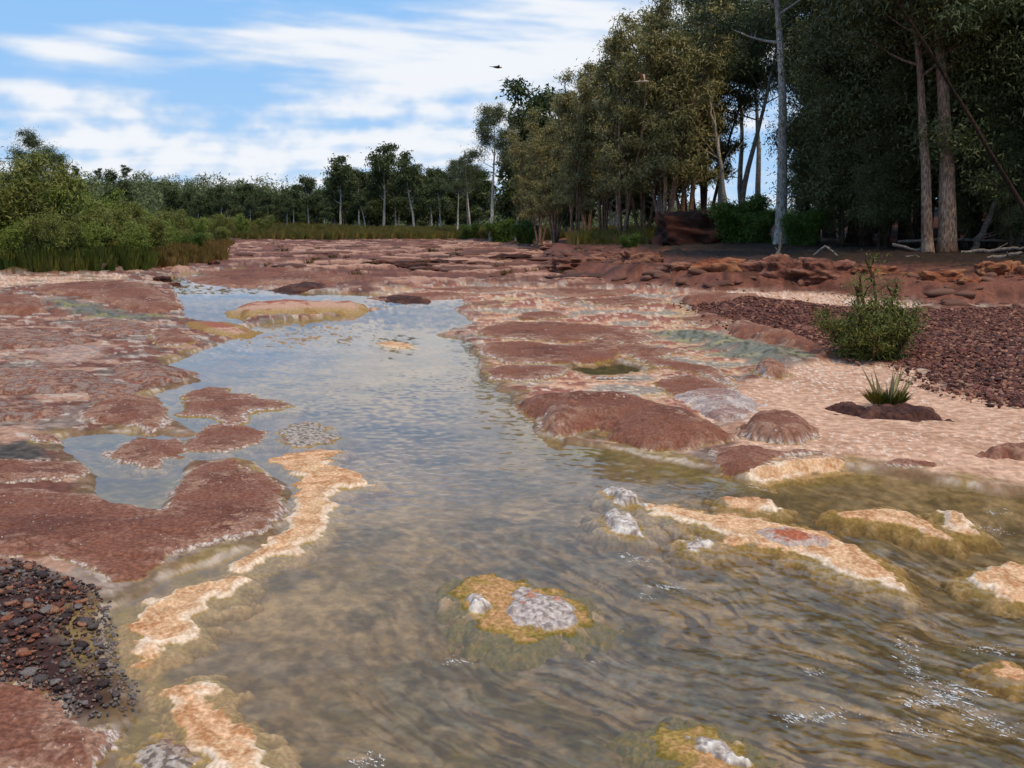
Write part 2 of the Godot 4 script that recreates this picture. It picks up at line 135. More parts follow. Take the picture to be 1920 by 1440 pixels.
const TREES := [
	["dark0", 12.22, 37, 0.95, 5.71, "dense_tree", "dense dark tree at the forest edge, first from the white gum", "tree", "dark trees of the right forest"],
	["dark1", 11.77, 33, 1.0, 3.59, "dense_tree", "dense dark tree at the forest edge, second from the white gum", "tree", "dark trees of the right forest"],
	["dark2", 14.16, 37, 1.1, 5.54, "dense_tree", "dense dark tree at the forest edge, third from the white gum", "tree", "dark trees of the right forest"],
	["dark0", 13.24, 33, 1.05, 5.33, "dense_tree", "dense dark tree at the forest edge, fourth from the white gum", "tree", "dark trees of the right forest"],
	["dark1", 13.74, 31, 1.0, 3.19, "dense_tree", "dense dark tree at the forest edge, fifth from the white gum", "tree", "dark trees of the right forest"],
	["dark2", 14.24, 29.5, 1.05, 2.6, "dense_tree", "dense dark tree at the forest edge, sixth from the white gum", "tree", "dark trees of the right forest"],
	["dark0", 14.7, 28, 1.05, 3.76, "dense_tree", "dense dark tree at the forest edge, seventh from the white gum", "tree", "dark trees of the right forest"],
	["dark1", 14.76, 47, 1.1, 2.71, "dense_tree", "dense dark tree deep inside the right forest", "tree", "trees deep in the right forest"],
	["dark2", 15.31, 45, 1.15, 1.01, "dense_tree", "dense dark tree deep inside the right forest", "tree", "trees deep in the right forest"],
	["dark0", 17.34, 48, 1.25, 1.92, "dense_tree", "dense dark tree deep inside the right forest", "tree", "trees deep in the right forest"],
	["dark1", 17.51, 44, 1.2, 5.1, "dense_tree", "dense dark tree deep inside the right forest", "tree", "trees deep in the right forest"],
	["dark2", 18.26, 42, 1.2, 0.27, "dense_tree", "dense dark tree deep inside the right forest", "tree", "trees deep in the right forest"],
	["dark0", 18.86, 40, 1.2, 0.29, "dense_tree", "dense dark tree deep inside the right forest", "tree", "trees deep in the right forest"],
	["dark1", 19.82, 39, 1.2, 3.93, "dense_tree", "dense dark tree deep inside the right forest", "tree", "trees deep in the right forest"],
	["dark2", 20.36, 37, 1.2, 1.76, "dense_tree", "dense dark tree deep inside the right forest", "tree", "trees deep in the right forest"],
	["dark0", 17.63, 30, 1.1, 3.36, "dense_tree", "dense dark tree deep inside the right forest", "tree", "trees deep in the right forest"],
	["dark1", 22.91, 60, 1.5, 2.96, "dense_tree", "dense dark tree deep inside the right forest", "tree", "trees deep in the right forest"],
	["dark2", 25.49, 56, 1.5, 2.15, "dense_tree", "dense dark tree deep inside the right forest", "tree", "trees deep in the right forest"],
	["dark0", 27.21, 52, 1.5, 6.26, "dense_tree", "dense dark tree deep inside the right forest", "tree", "trees deep in the right forest"],
	["dark0", 10.66, 36, 0.42, 1.23, "understorey_tree", "low leafy understorey tree of the right forest, first from the left", "tree", "understorey of the right forest"],
	["dark1", 10.73, 33, 0.4, 2.59, "understorey_tree", "low leafy understorey tree of the right forest, second from the left", "tree", "understorey of the right forest"],
	["dark2", 11.22, 31, 0.42, 1.27, "understorey_tree", "low leafy understorey tree of the right forest, third from the left", "tree", "understorey of the right forest"],
	["dark0", 13.85, 30, 0.4, 3.97, "understorey_tree", "low leafy understorey tree of the right forest, fourth from the left", "tree", "understorey of the right forest"],
	["dark1", 13.82, 28, 0.36, 1.74, "understorey_tree", "low leafy understorey tree of the right forest, fifth from the left", "tree", "understorey of the right forest"],
	["paper0", 0.81, 62, 0.66, 2.23, "paperbark_tree", "slender many stemmed paperbark, first of the row from the left", "tree", "paperbark trees in the middle of the wood"],
	["paper1", 1.55, 57, 0.7, 4.69, "paperbark_tree", "slender many stemmed paperbark, second of the row from the left", "tree", "paperbark trees in the middle of the wood"],
	["paper2", 2.23, 52, 0.72, 2.01, "paperbark_tree", "slender many stemmed paperbark, third of the row from the left", "tree", "paperbark trees in the middle of the wood"],
	["paper0", 2.84, 46, 0.72, 3.51, "paperbark_tree", "slender many stemmed paperbark, fourth of the row from the left", "tree", "paperbark trees in the middle of the wood"],
	["paper1", 3.47, 48, 0.84, 5.68, "paperbark_tree", "slender many stemmed paperbark, fifth of the row from the left", "tree", "paperbark trees in the middle of the wood"],
	["paper2", 4.5, 50, 0.88, 0.63, "paperbark_tree", "slender many stemmed paperbark, sixth of the row from the left", "tree", "paperbark trees in the middle of the wood"],
	["paper0", 4.69, 43.5, 0.9, 0.39, "paperbark_tree", "slender many stemmed paperbark, seventh of the row from the left", "tree", "paperbark trees in the middle of the wood"],
	["paper1", 6.03, 47, 1.02, 1.44, "paperbark_tree", "slender many stemmed paperbark, eighth of the row from the left", "tree", "paperbark trees in the middle of the wood"],
	["paper2", 6.3, 42.5, 1.01, 4.81, "paperbark_tree", "slender many stemmed paperbark, ninth of the row from the left", "tree", "paperbark trees in the middle of the wood"],
	["paper0", 7.83, 46, 1.1, 3.86, "paperbark_tree", "slender many stemmed paperbark, tenth of the row from the left", "tree", "paperbark trees in the middle of the wood"],
	["paper1", 9.18, 49, 1.12, 1.49, "paperbark_tree", "slender many stemmed paperbark, eleventh of the row from the left", "tree", "paperbark trees in the middle of the wood"],
	["gum0", 10.33, 47, 0.86, 2.08, "gum_tree", "pale gum tree behind the dead tree, first nearest", "tree", "gum trees behind the dead tree"],
	["gum1", 11.75, 52, 0.9, 1.11, "gum_tree", "pale gum tree behind the dead tree, second nearest", "tree", "gum trees behind the dead tree"],
	["gum2", 13.18, 55, 0.95, 2.88, "gum_tree", "pale gum tree behind the dead tree, third nearest", "tree", "gum trees behind the dead tree"],
	["gum0", 11.28, 56, 0.95, 0.27, "gum_tree", "pale gum tree behind the dead tree, fourth nearest", "tree", "gum trees behind the dead tree"],
	["gum1", 12.21, 44, 0.85, 4.38, "gum_tree", "pale gum tree behind the dead tree, fifth nearest", "tree", "gum trees behind the dead tree"],
	["gum1", -1.34, 64, 0.64, 5.63, "gum_tree", "tall pale gum standing out left of the paperbarks", "tree", "gum trees at the bend of the river"],
	["gum2", 0.28, 68, 0.62, 6.0, "gum_tree", "pale gum close behind the standout gum", "tree", "gum trees at the bend of the river"],
	["gum0", -2.9, 74, 0.45, 4.62, "gum_tree", "shorter pale gum left of the standout gum", "tree", "gum trees at the bend of the river"],
	["gum1", -4.26, 80, 0.45, 6.03, "gum_tree", "slim pale gum where the distant line begins", "tree", "gum trees at the bend of the river"],
	["far0", -6.16, 88.0, 0.69, 6.07, "distant_gum", "pale stemmed gum in the distant line, first counted leftwards from the bend", "tree", "gum trees of the distant line"],
	["far1", -7.44, 95.0, 0.73, 5.92, "distant_gum", "pale stemmed gum in the distant line, second counted leftwards from the bend", "tree", "gum trees of the distant line"],
	["far2", -8.7, 91.0, 1.0, 1.84, "distant_gum", "pale stemmed gum in the distant line, third counted leftwards from the bend", "tree", "gum trees of the distant line"],
	["far0", -11.16, 98.0, 0.74, 0.86, "distant_gum", "pale stemmed gum in the distant line, fourth counted leftwards from the bend", "tree", "gum trees of the distant line"],
	["far1", -11.88, 94.0, 1.18, 2.08, "distant_gum", "pale stemmed gum in the distant line, fifth counted leftwards from the bend", "tree", "gum trees of the distant line"],
	["far2", -12.88, 90.0, 0.55, 1.06, "distant_gum", "pale stemmed gum in the distant line, sixth counted leftwards from the bend", "tree", "gum trees of the distant line"],
	["far0", -14.54, 97.0, 0.84, 1.82, "distant_gum", "pale stemmed gum in the distant line, seventh counted leftwards from the bend", "tree", "gum trees of the distant line"],
	["far1", -15.64, 93.0, 0.99, 2.66, "distant_gum", "pale stemmed gum in the distant line, eighth counted leftwards from the bend", "tree", "gum trees of the distant line"],
	["far2", -16.27, 89.0, 0.4, 0.35, "distant_gum", "pale stemmed gum in the distant line, ninth counted leftwards from the bend", "tree", "gum trees of the distant line"],
	["far0", -19.1, 96.0, 0.74, 0.94, "distant_gum", "pale stemmed gum in the distant line, tenth counted leftwards from the bend", "tree", "gum trees of the distant line"],
	["far1", -19.7, 92.0, 0.58, 1.56, "distant_gum", "pale stemmed gum in the distant line, eleventh counted leftwards from the bend", "tree", "gum trees of the distant line"],
	["far2", -19.35, 88.0, 0.44, 3.32, "distant_gum", "pale stemmed gum in the distant line, twelfth counted leftwards from the bend", "tree", "gum trees of the distant line"],
	["far0", -22.58, 95.0, 0.51, 6.2, "distant_gum", "pale stemmed gum in the distant line, thirteenth counted leftwards from the bend", "tree", "gum trees of the distant line"],
	["far1", -23.29, 91.0, 0.41, 2.58, "distant_gum", "pale stemmed gum in the distant line, fourteenth counted leftwards from the bend", "tree", "gum trees of the distant line"],
	["far2", -27.03, 98.0, 0.48, 1.56, "distant_gum", "pale stemmed gum in the distant line, fifteenth counted leftwards from the bend", "tree", "gum trees of the distant line"],
	["far0", -26.66, 94.0, 0.59, 3.13, "distant_gum", "pale stemmed gum in the distant line, sixteenth counted leftwards from the bend", "tree", "gum trees of the distant line"],
	["far1", -27.64, 90.0, 0.4, 1.52, "distant_gum", "pale stemmed gum in the distant line, seventeenth counted leftwards from the bend", "tree", "gum trees of the distant line"],
	["far2", -31.16, 97.0, 0.38, 5.46, "distant_gum", "pale stemmed gum in the distant line, eighteenth counted leftwards from the bend", "tree", "gum trees of the distant line"],
	["full0", -3.46, 100.8, 0.89, 3.55, "distant_tree", "leafy tree filling the distant line, first leftwards from the bend", "tree", "leafy trees behind the distant gums"],
	["full1", -4.01, 106.4, 0.93, 4.11, "distant_tree", "leafy tree filling the distant line, second leftwards from the bend", "tree", "leafy trees behind the distant gums"],
	["full2", -5.57, 111.9, 0.83, 0.58, "distant_tree", "leafy tree filling the distant line, third leftwards from the bend", "tree", "leafy trees behind the distant gums"],
	["full0", -7.42, 114.0, 0.99, 5.81, "distant_tree", "leafy tree filling the distant line, fourth leftwards from the bend", "tree", "leafy trees behind the distant gums"],
	["full1", -8.23, 110.5, 0.93, 4.03, "distant_tree", "leafy tree filling the distant line, fifth leftwards from the bend", "tree", "leafy trees behind the distant gums"],
	["full2", -8.77, 108.4, 0.86, 4.31, "distant_tree", "leafy tree filling the distant line, sixth leftwards from the bend", "tree", "leafy trees behind the distant gums"],
	["full0", -11.01, 114.8, 1.02, 0.47, "distant_tree", "leafy tree filling the distant line, seventh leftwards from the bend", "tree", "leafy trees behind the distant gums"],
	["full1", -11.6, 115.4, 0.92, 0.28, "distant_tree", "leafy tree filling the distant line, eighth leftwards from the bend", "tree", "leafy trees behind the distant gums"],
	["full2", -11.38, 102.0, 0.91, 4.19, "distant_tree", "leafy tree filling the distant line, ninth leftwards from the bend", "tree", "leafy trees behind the distant gums"],
	["full0", -13.25, 102.7, 0.81, 3.57, "distant_tree", "leafy tree filling the distant line, tenth leftwards from the bend", "tree", "leafy trees behind the distant gums"],
	["full1", -15.35, 114.8, 0.75, 0.02, "distant_tree", "leafy tree filling the distant line, eleventh leftwards from the bend", "tree", "leafy trees behind the distant gums"],
	["full2", -14.3, 100.2, 0.87, 0.73, "distant_tree", "leafy tree filling the distant line, twelfth leftwards from the bend", "tree", "leafy trees behind the distant gums"],
	["full0", -17.33, 112.5, 0.97, 3.46, "distant_tree", "leafy tree filling the distant line, thirteenth leftwards from the bend", "tree", "leafy trees behind the distant gums"],
	["full1", -16.92, 103.2, 0.83, 2.08, "distant_tree", "leafy tree filling the distant line, fourteenth leftwards from the bend", "tree", "leafy trees behind the distant gums"],
	["full2", -19.59, 112.4, 0.83, 3.31, "distant_tree", "leafy tree filling the distant line, fifteenth leftwards from the bend", "tree", "leafy trees behind the distant gums"],
	["full0", -19.29, 100.5, 0.59, 3.07, "distant_tree", "leafy tree filling the distant line, sixteenth leftwards from the bend", "tree", "leafy trees behind the distant gums"],
	["full1", -21.43, 109.7, 0.53, 2.28, "distant_tree", "leafy tree filling the distant line, seventeenth leftwards from the bend", "tree", "leafy trees behind the distant gums"],
	["full2", -22.4, 108.4, 0.49, 5.26, "distant_tree", "leafy tree filling the distant line, eighteenth leftwards from the bend", "tree", "leafy trees behind the distant gums"],
	["full0", -21.96, 101.4, 0.58, 2.39, "distant_tree", "leafy tree filling the distant line, nineteenth leftwards from the bend", "tree", "leafy trees behind the distant gums"],
	["full1", -23.87, 105.0, 0.53, 3.06, "distant_tree", "leafy tree filling the distant line, twentieth leftwards from the bend", "tree", "leafy trees behind the distant gums"],
	["full2", -23.99, 101.5, 0.48, 3.9, "distant_tree", "leafy tree filling the distant line, twenty first leftwards from the bend", "tree", "leafy trees behind the distant gums"],
	["full0", -26.77, 108.2, 0.59, 5.39, "distant_tree", "leafy tree filling the distant line, twenty second leftwards from the bend", "tree", "leafy trees behind the distant gums"],
	["full1", -26.17, 101.1, 0.66, 1.23, "distant_tree", "leafy tree filling the distant line, twenty third leftwards from the bend", "tree", "leafy trees behind the distant gums"],
	["full2", -30.98, 113.4, 0.62, 5.01, "distant_tree", "leafy tree filling the distant line, twenty fourth leftwards from the bend", "tree", "leafy trees behind the distant gums"],
	["full0", -32.46, 114.0, 0.56, 0.94, "distant_tree", "leafy tree filling the distant line, twenty fifth leftwards from the bend", "tree", "leafy trees behind the distant gums"],
	["full1", -30.83, 105.4, 0.61, 5.68, "distant_tree", "leafy tree filling the distant line, twenty sixth leftwards from the bend", "tree", "leafy trees behind the distant gums"],
	["full2", -30.15, 100.1, 0.52, 3.42, "distant_tree", "leafy tree filling the distant line, twenty seventh leftwards from the bend", "tree", "leafy trees behind the distant gums"],
	["full0", -34.91, 111.4, 0.63, 0.48, "distant_tree", "leafy tree filling the distant line, twenty eighth leftwards from the bend", "tree", "leafy trees behind the distant gums"],
	["full1", -37.02, 113.6, 0.6, 4.81, "distant_tree", "leafy tree filling the distant line, twenty ninth leftwards from the bend", "tree", "leafy trees behind the distant gums"],
	["full2", -36.31, 110.0, 0.67, 3.83, "distant_tree", "leafy tree filling the distant line, thirtieth leftwards from the bend", "tree", "leafy trees behind the distant gums"],
	["full0", 1.46, 69.8, 1.47, 2.93, "distant_tree", "leafy tree showing between the paperbark stems, first from the left", "tree", "leafy trees behind the paperbarks"],
	["full1", 4.22, 76.9, 1.22, 5.45, "distant_tree", "leafy tree showing between the paperbark stems, second from the left", "tree", "leafy trees behind the paperbarks"],
	["full2", 7.49, 75.4, 1.35, 2.78, "distant_tree", "leafy tree showing between the paperbark stems, third from the left", "tree", "leafy trees behind the paperbarks"],
	["full0", 9.91, 67.7, 1.41, 2.27, "distant_tree", "leafy tree showing between the paperbark stems, fourth from the left", "tree", "leafy trees behind the paperbarks"],
	["bush0", -15.95, 29.5, 0.92, 0.84, "tall_bush", "tall olive green bush of the left bank, first from the left", "bush", "tall bushes of the left bank"],
	["bright1", -15.69, 31, 0.83, 0.9, "tall_bush", "tall olive green bush of the left bank, second from the left", "bush", "tall bushes of the left bank"],
	["bush2", -14.9, 31.5, 0.98, 1.12, "tall_bush", "tall olive green bush of the left bank, third from the left", "bush", "tall bushes of the left bank"],
	["bright0", -14.68, 33, 1.0, 2.34, "tall_bush", "tall olive green bush of the left bank, fourth from the left", "bush", "tall bushes of the left bank"],
	["bush1", -14.83, 35, 0.68, 2.2, "tall_bush", "tall olive green bush of the left bank, fifth from the left", "bush", "tall bushes of the left bank"],
	["bright2", -15.23, 38, 0.81, 0.59, "tall_bush", "tall olive green bush of the left bank, sixth from the left", "bush", "tall bushes of the left bank"],
	["bush0", -15.84, 42, 0.62, 5.88, "tall_bush", "tall olive green bush of the left bank, seventh from the left", "bush", "tall bushes of the left bank"],
	["bright1", -16.25, 46, 0.7, 4.11, "tall_bush", "tall olive green bush of the left bank, eighth from the left", "bush", "tall bushes of the left bank"],
	["bush2", -17.14, 52, 0.54, 1.89, "tall_bush", "tall olive green bush of the left bank, ninth from the left", "bush", "tall bushes of the left bank"],
	["bright0", -17.84, 58, 0.57, 0.13, "tall_bush", "tall olive green bush of the left bank, tenth from the left", "bush", "tall bushes of the left bank"],
	["bush1", -18.81, 66, 0.54, 5.21, "tall_bush", "tall olive green bush of the left bank, eleventh from the left", "bush", "tall bushes of the left bank"],
	["bright2", -19.0, 72, 0.59, 5.07, "tall_bush", "tall olive green bush of the left bank, twelfth from the left", "bush", "tall bushes of the left bank"],
	["bush0", -18.75, 78, 0.47, 1.0, "tall_bush", "tall olive green bush of the left bank, thirteenth from the left", "bush", "tall bushes of the left bank"],
	["gum0", -15.48, 32.5, 0.3, 3.67, "young_gum", "slim young gum rising out of the left bushes, first from the left", "tree", "young gums on the left bank"],
	["gum1", -16.33, 37, 0.27, 3.11, "young_gum", "slim young gum rising out of the left bushes, second from the left", "tree", "young gums on the left bank"],
	["far2", -18.47, 48, 0.5, 3.6, "young_gum", "slim young gum rising out of the left bushes, third from the left", "tree", "young gums on the left bank"],
	["bush0", -17.47, 30, 1.0, 5.89, "tall_bush", "tall olive bush just past the left border", "bush", "tall bushes of the left bank"],
	["bush1", -18.19, 29, 1.1, 4.77, "tall_bush", "tall olive bush well past the left border", "bush", "tall bushes of the left bank"],
	["bright1", -14.54, 29.8, 0.54, 0.73, "low_bush", "low olive bush at the foot of the left bank, first from the left", "bush", "low bushes of the left bank"],
	["bush2", -13.55, 30.2, 0.46, 4.24, "low_bush", "low olive bush at the foot of the left bank, second from the left", "bush", "low bushes of the left bank"],
	["bright0", -12.93, 31, 0.5, 3.88, "low_bush", "low olive bush at the foot of the left bank, third from the left", "bush", "low bushes of the left bank"],
	["bush1", -12.7, 32.5, 0.52, 1.9, "low_bush", "low olive bush at the foot of the left bank, fourth from the left", "bush", "low bushes of the left bank"],
	["bright2", -11.65, 31.5, 0.45, 2.55, "low_bush", "low olive bush at the foot of the left bank, fifth from the left", "bush", "low bushes of the left bank"],
	["bush0", -12.64, 36, 0.42, 5.63, "low_bush", "low olive bush at the foot of the left bank, sixth from the left", "bush", "low bushes of the left bank"],
	["bright1", -13.97, 42, 0.41, 1.94, "low_bush", "low olive bush at the foot of the left bank, seventh from the left", "bush", "low bushes of the left bank"],
	["bush2", -14.96, 47, 0.27, 2.05, "low_bush", "low olive bush at the foot of the left bank, eighth from the left", "bush", "low bushes of the left bank"],
	["bright0", -16.24, 54, 0.29, 6.26, "low_bush", "low olive bush at the foot of the left bank, ninth from the left", "bush", "low bushes of the left bank"],
	["bush1", -18.07, 64, 0.32, 2.51, "low_bush", "low olive bush at the foot of the left bank, tenth from the left", "bush", "low bushes of the left bank"]
]
const BUSHES := [
	[8.24, 37.0, 0.85, 0.3, "dark green bush beside the huge boulder", ""],
	[8.68, 36.0, 0.6, 1.3, "smaller dark green bush right of the huge boulder", ""],
	[-0.65, 62.0, 0.75, 0.3, "rounded green bush below the standout gum", ""],
	[0.76, 58.0, 0.7, 2.3, "rounded green bush left of the paperbark row", ""],
	[-2.93, 70.0, 0.6, 1.1, "low green bush where the distant line meets the wood", ""],
	[-13.4, 43.0, 0.42, 0.5, "small bright green bush standing alone on the red flat", ""],
	[4.15, 36.0, 0.3, 0.5, "small brown green bush on the right bank rocks", ""],
	[9.49, 33.5, 0.62, 0.5, "leafy bush at the foot of the forest beside the white gum", ""]
]
const LOGS := [
	["fallen_log", [11.15, 0.35, 29.5, 12.79, 0.42, 29.0, 14.29, 0.38, 28.5], 0.05, 0.03, "long pale fallen log behind the twin paperbark", "log", 4, [150, 138, 126]],
	["fallen_log", [10.66, 0.3, 28.6, 11.25, 0.16, 28.2, 11.54, 0.08, 28.0], 0.05, 0.025, "pale forked branch leaning left of the twin paperbark", "branch", 3, [150, 138, 126]],
	["fallen_log", [11.91, 0.12, 27.0, 12.57, 0.2, 26.6, 13.11, 0.3, 26.0], 0.06, 0.03, "grey log lying right of the twin paperbark", "log", 3, [150, 138, 126]],
	["fallen_log", [11.65, 0.05, 25.2, 12.09, 0.16, 25.0, 12.45, 0.25, 24.8], 0.055, 0.04, "short thick grey log near the right border", "log", 1, [150, 138, 126]],
	["fallen_log", [8.0, 0.06, 27.2, 8.29, 0.35, 27.0, 8.66, 0.05, 26.8], 0.03, 0.02, "bleached arched root on the bank", "root", 3, [170, 160, 148]],
	["fallen_log", [10.16, 0.05, 26.5, 10.43, 0.1, 26.3, 10.58, 0.04, 26.0], 0.04, 0.02, "small pale branch at the foot of the bank", "branch", 2, [150, 138, 126]],
	["fallen_log", [12.73, 0.1, 28.2, 12.94, 0.75, 28.0, 13.11, 1.5, 27.8, 12.99, 2.4, 27.8], 0.1, 0.05, "bent grey trunk rising behind the fallen logs", "trunk", 2, [124, 112, 102]],
	["fallen_log", [6.88, 0.0, 27.0, 7.14, 0.25, 27.2, 7.22, 0.75, 27.4], 0.05, 0.03, "bare pale root hanging over the bank", "root", 2, [150, 138, 126]],
	["driftwood", [-12.12, 0.02, 29.3, -11.83, 0.06, 29.2, -11.65, 0.32, 29.2], 0.06, 0.05, "pale broken driftwood stump by the reeds", "driftwood", 1, [176, 156, 132]],
	["driftwood", [-12.02, 0.02, 28.8, -11.64, 0.08, 28.8, -11.45, 0.12, 28.9], 0.05, 0.03, "pale driftwood branch on the ground by the reeds", "driftwood", 1, [170, 150, 128]],
	["driftwood", [-14.48, 0.9, 30.0, -14.04, 0.55, 29.8, -13.67, 0.25, 29.6], 0.03, 0.02, "thin pale dead branch in the left bushes", "branch", 2, [160, 146, 126]],
	["driftwood", [0.94, 0.05, 11.1, 1.11, 0.07, 11.05, 1.34, 0.06, 11.0], 0.02, 0.012, "short white stick lying beside the algae puddle", "stick", 0, [214, 206, 196]],
	["driftwood", [-3.09, 0.0, 72.0, -3.16, 3.0, 72.0, -3.31, 6.2, 72.0], 0.09, 0.02, "thin bare dead pole standing left of the standout gum", "dead tree", 2, [120, 112, 104]]
]
const FOAM := [[0.609, 5.414, 0.74, 5.277, 90, 0.018], [0.761, 5.014, 0.871, 5.013, 70, 0.014], [0.648, 4.886, 0.705, 4.908, 25, 0.012], [1.828, 4.498, 1.764, 4.235, 80, 0.016], [1.764, 4.235, 1.767, 4.039, 90, 0.016], [1.617, 3.884, 1.828, 3.969, 200, 0.012], [1.813, 4.039, 1.955, 4.003, 120, 0.02], [1.828, 3.969, 1.87, 3.769, 120, 0.02], [1.084, 3.77, 1.212, 3.77, 110, 0.012], [1.216, 3.786, 1.328, 3.802, 60, 0.014], [1.527, 3.704, 1.647, 3.641, 70, 0.02], [1.878, 3.786, 1.951, 3.672, 90, 0.018], [2.143, 4.421, 2.273, 4.382, 80, 0.02], [1.276, 4.146, 1.363, 4.164, 40, 0.01], [2.869, 6.035, 2.974, 5.908, 80, 0.02], [3.042, 6.269, 3.132, 6.241, 30, 0.02], [-0.304, 4.189, -0.21, 4.17, 35, 0.012], [0.377, 4.222, 0.399, 4.203, 12, 0.01], [-0.582, 3.414, -0.469, 3.443, 60, 0.012], [1.64, 6.711, 1.707, 6.544, 30, 0.012]]

var rough := FastNoiseLite.new()      # five octaves
var fine := FastNoiseLite.new()       # three octaves
var plain := FastNoiseLite.new()      # one octave
var cells := FastNoiseLite.new()      # cellular
var poly := {}                        # region name -> PackedVector2Array
var mat := {}
var taken := {}
var rng := RandomNumberGenerator.new()

# ---------------------------------------------------------------- small helpers
func S(r: float, g: float, b: float) -> Color:
	return Color(r / 255.0, g / 255.0, b / 255.0).srgb_to_linear()

func ss(a: float, b: float, t: float) -> float:
	t = clampf((t - a) / (b - a), 0.0, 1.0)
	return t * t * (3.0 - 2.0 * t)

func numbered(called: String) -> String:
	taken[called] = taken.get(called, -1) + 1
	return called if taken[called] == 0 else "%s_%03d" % [called, taken[called]]

func tag(o: Node, label := "", category := "", group := "", kind := "") -> void:
	if label: o.set_meta("label", label)
	if category: o.set_meta("category", category)
	if group: o.set_meta("group", group)
	if kind: o.set_meta("kind", kind)

func thing(called: String, at: Vector3, label: String, category: String, group := "") -> Node3D:
	var o := Node3D.new()
	o.name = numbered(called)
	o.position = at
	add_child(o)
	tag(o, label, category, group)
	return o

func part(parent: Node, called: String, mesh: Mesh, m: Material) -> MeshInstance3D:
	var o := MeshInstance3D.new()
	o.name = called if parent != self else numbered(called)
	o.mesh = mesh
	o.material_override = m
	parent.add_child(o, true)
	return o

func copies(parent: Node, called: String, mesh: Mesh, m: Material, places: Array, tints: PackedColorArray) -> MultiMeshInstance3D:
	var mm := MultiMesh.new()
	mm.transform_format = MultiMesh.TRANSFORM_3D
	mm.use_colors = true
	mm.mesh = mesh
	mm.instance_count = places.size()
	for i in places.size():
		mm.set_instance_transform(i, places[i])
		mm.set_instance_color(i, tints[i])
	var o := MultiMeshInstance3D.new()
	o.name = called if parent != self else numbered(called)
	o.multimesh = mm
	o.material_override = m
	parent.add_child(o, true)
	return o

func outline(flat: Array) -> PackedVector2Array:
	var p := PackedVector2Array()
	for i in range(0, flat.size(), 2):
		p.append(Vector2(flat[i], flat[i + 1]))
	return p

# distance to the outline, positive inside
func sdf(p: PackedVector2Array, x: float, y: float) -> float:
	var best := 1e9
	var inside := false
	var n := p.size()
	var a := p[n - 1]
	for i in n:
		var b := p[i]
		var ex := b.x - a.x
		var ey := b.y - a.y
		var wx := x - a.x
		var wy := y - a.y
		var t := clampf((wx * ex + wy * ey) / (ex * ex + ey * ey + 1e-9), 0.0, 1.0)
		var dx := wx - ex * t
		var dy := wy - ey * t
		var q := dx * dx + dy * dy
		if q < best:
			best = q
		if (a.y > y) != (b.y > y) and x < ex * (y - a.y) / ey + a.x:
			inside = not inside
		a = b
	return sqrt(best) if inside else -sqrt(best)

# ---------------------------------------------------------------- the lie of the land
# level of the running water
func base_level(x: float, d: float) -> float:
	var b := 0.25 * ss(15.5, 22.0, d) + 0.15 * ss(22.0, 40.0, d) + 0.3 * ss(40.0, 100.0, d)
	return b - 0.20 * ss(0.0, 3.2, (x - 0.2) * 0.35 + (6.6 - d) * 0.9)

func bank_rise(right: float, left: float) -> float:
	var y := 0.0
	if right > 0.0:
		y += 0.34 * ss(0.0, 0.7, right) + 0.25 * ss(1.0, 8.0, right) + 5.0 * ss(12.0, 40.0, right)
	if left > 0.0:
		y += 0.16 * ss(0.0, 1.2, left) + 0.5 * ss(2.0, 14.0, left) + 3.0 * ss(14.0, 60.0, left)
	return y

func land_y(x: float, d: float) -> float:
	return base_level(x, d) + bank_rise(sdf(poly.bank_right, x, d), sdf(poly.bank_left, x, d)) + 0.25 * ss(74.0, 90.0, d)

# ---------------------------------------------------------------- meshes
func grid_normals(v: PackedVector3Array, nr: int, nc: int) -> PackedVector3Array:
	var n := PackedVector3Array()
	n.resize(v.size())
	for i in nr:
		var up := mini(i + 1, nr - 1) * nc
		var dn := maxi(i - 1, 0) * nc
		var r := i * nc
		for j in nc:
			var a := v[r + mini(j + 1, nc - 1)] - v[r + maxi(j - 1, 0)]
			var b := v[up + j] - v[dn + j]
			n[r + j] = a.cross(b).normalized()
	return n

func array_mesh(v: PackedVector3Array, n: PackedVector3Array, c: PackedColorArray, ix: PackedInt32Array) -> ArrayMesh:
	var a := []
	a.resize(Mesh.ARRAY_MAX)
	a[Mesh.ARRAY_VERTEX] = v
	a[Mesh.ARRAY_NORMAL] = n
	if c.size():
		a[Mesh.ARRAY_COLOR] = c
	a[Mesh.ARRAY_INDEX] = ix
	var m := ArrayMesh.new()
	m.add_surface_from_arrays(Mesh.PRIMITIVE_TRIANGLES, a)
	return m

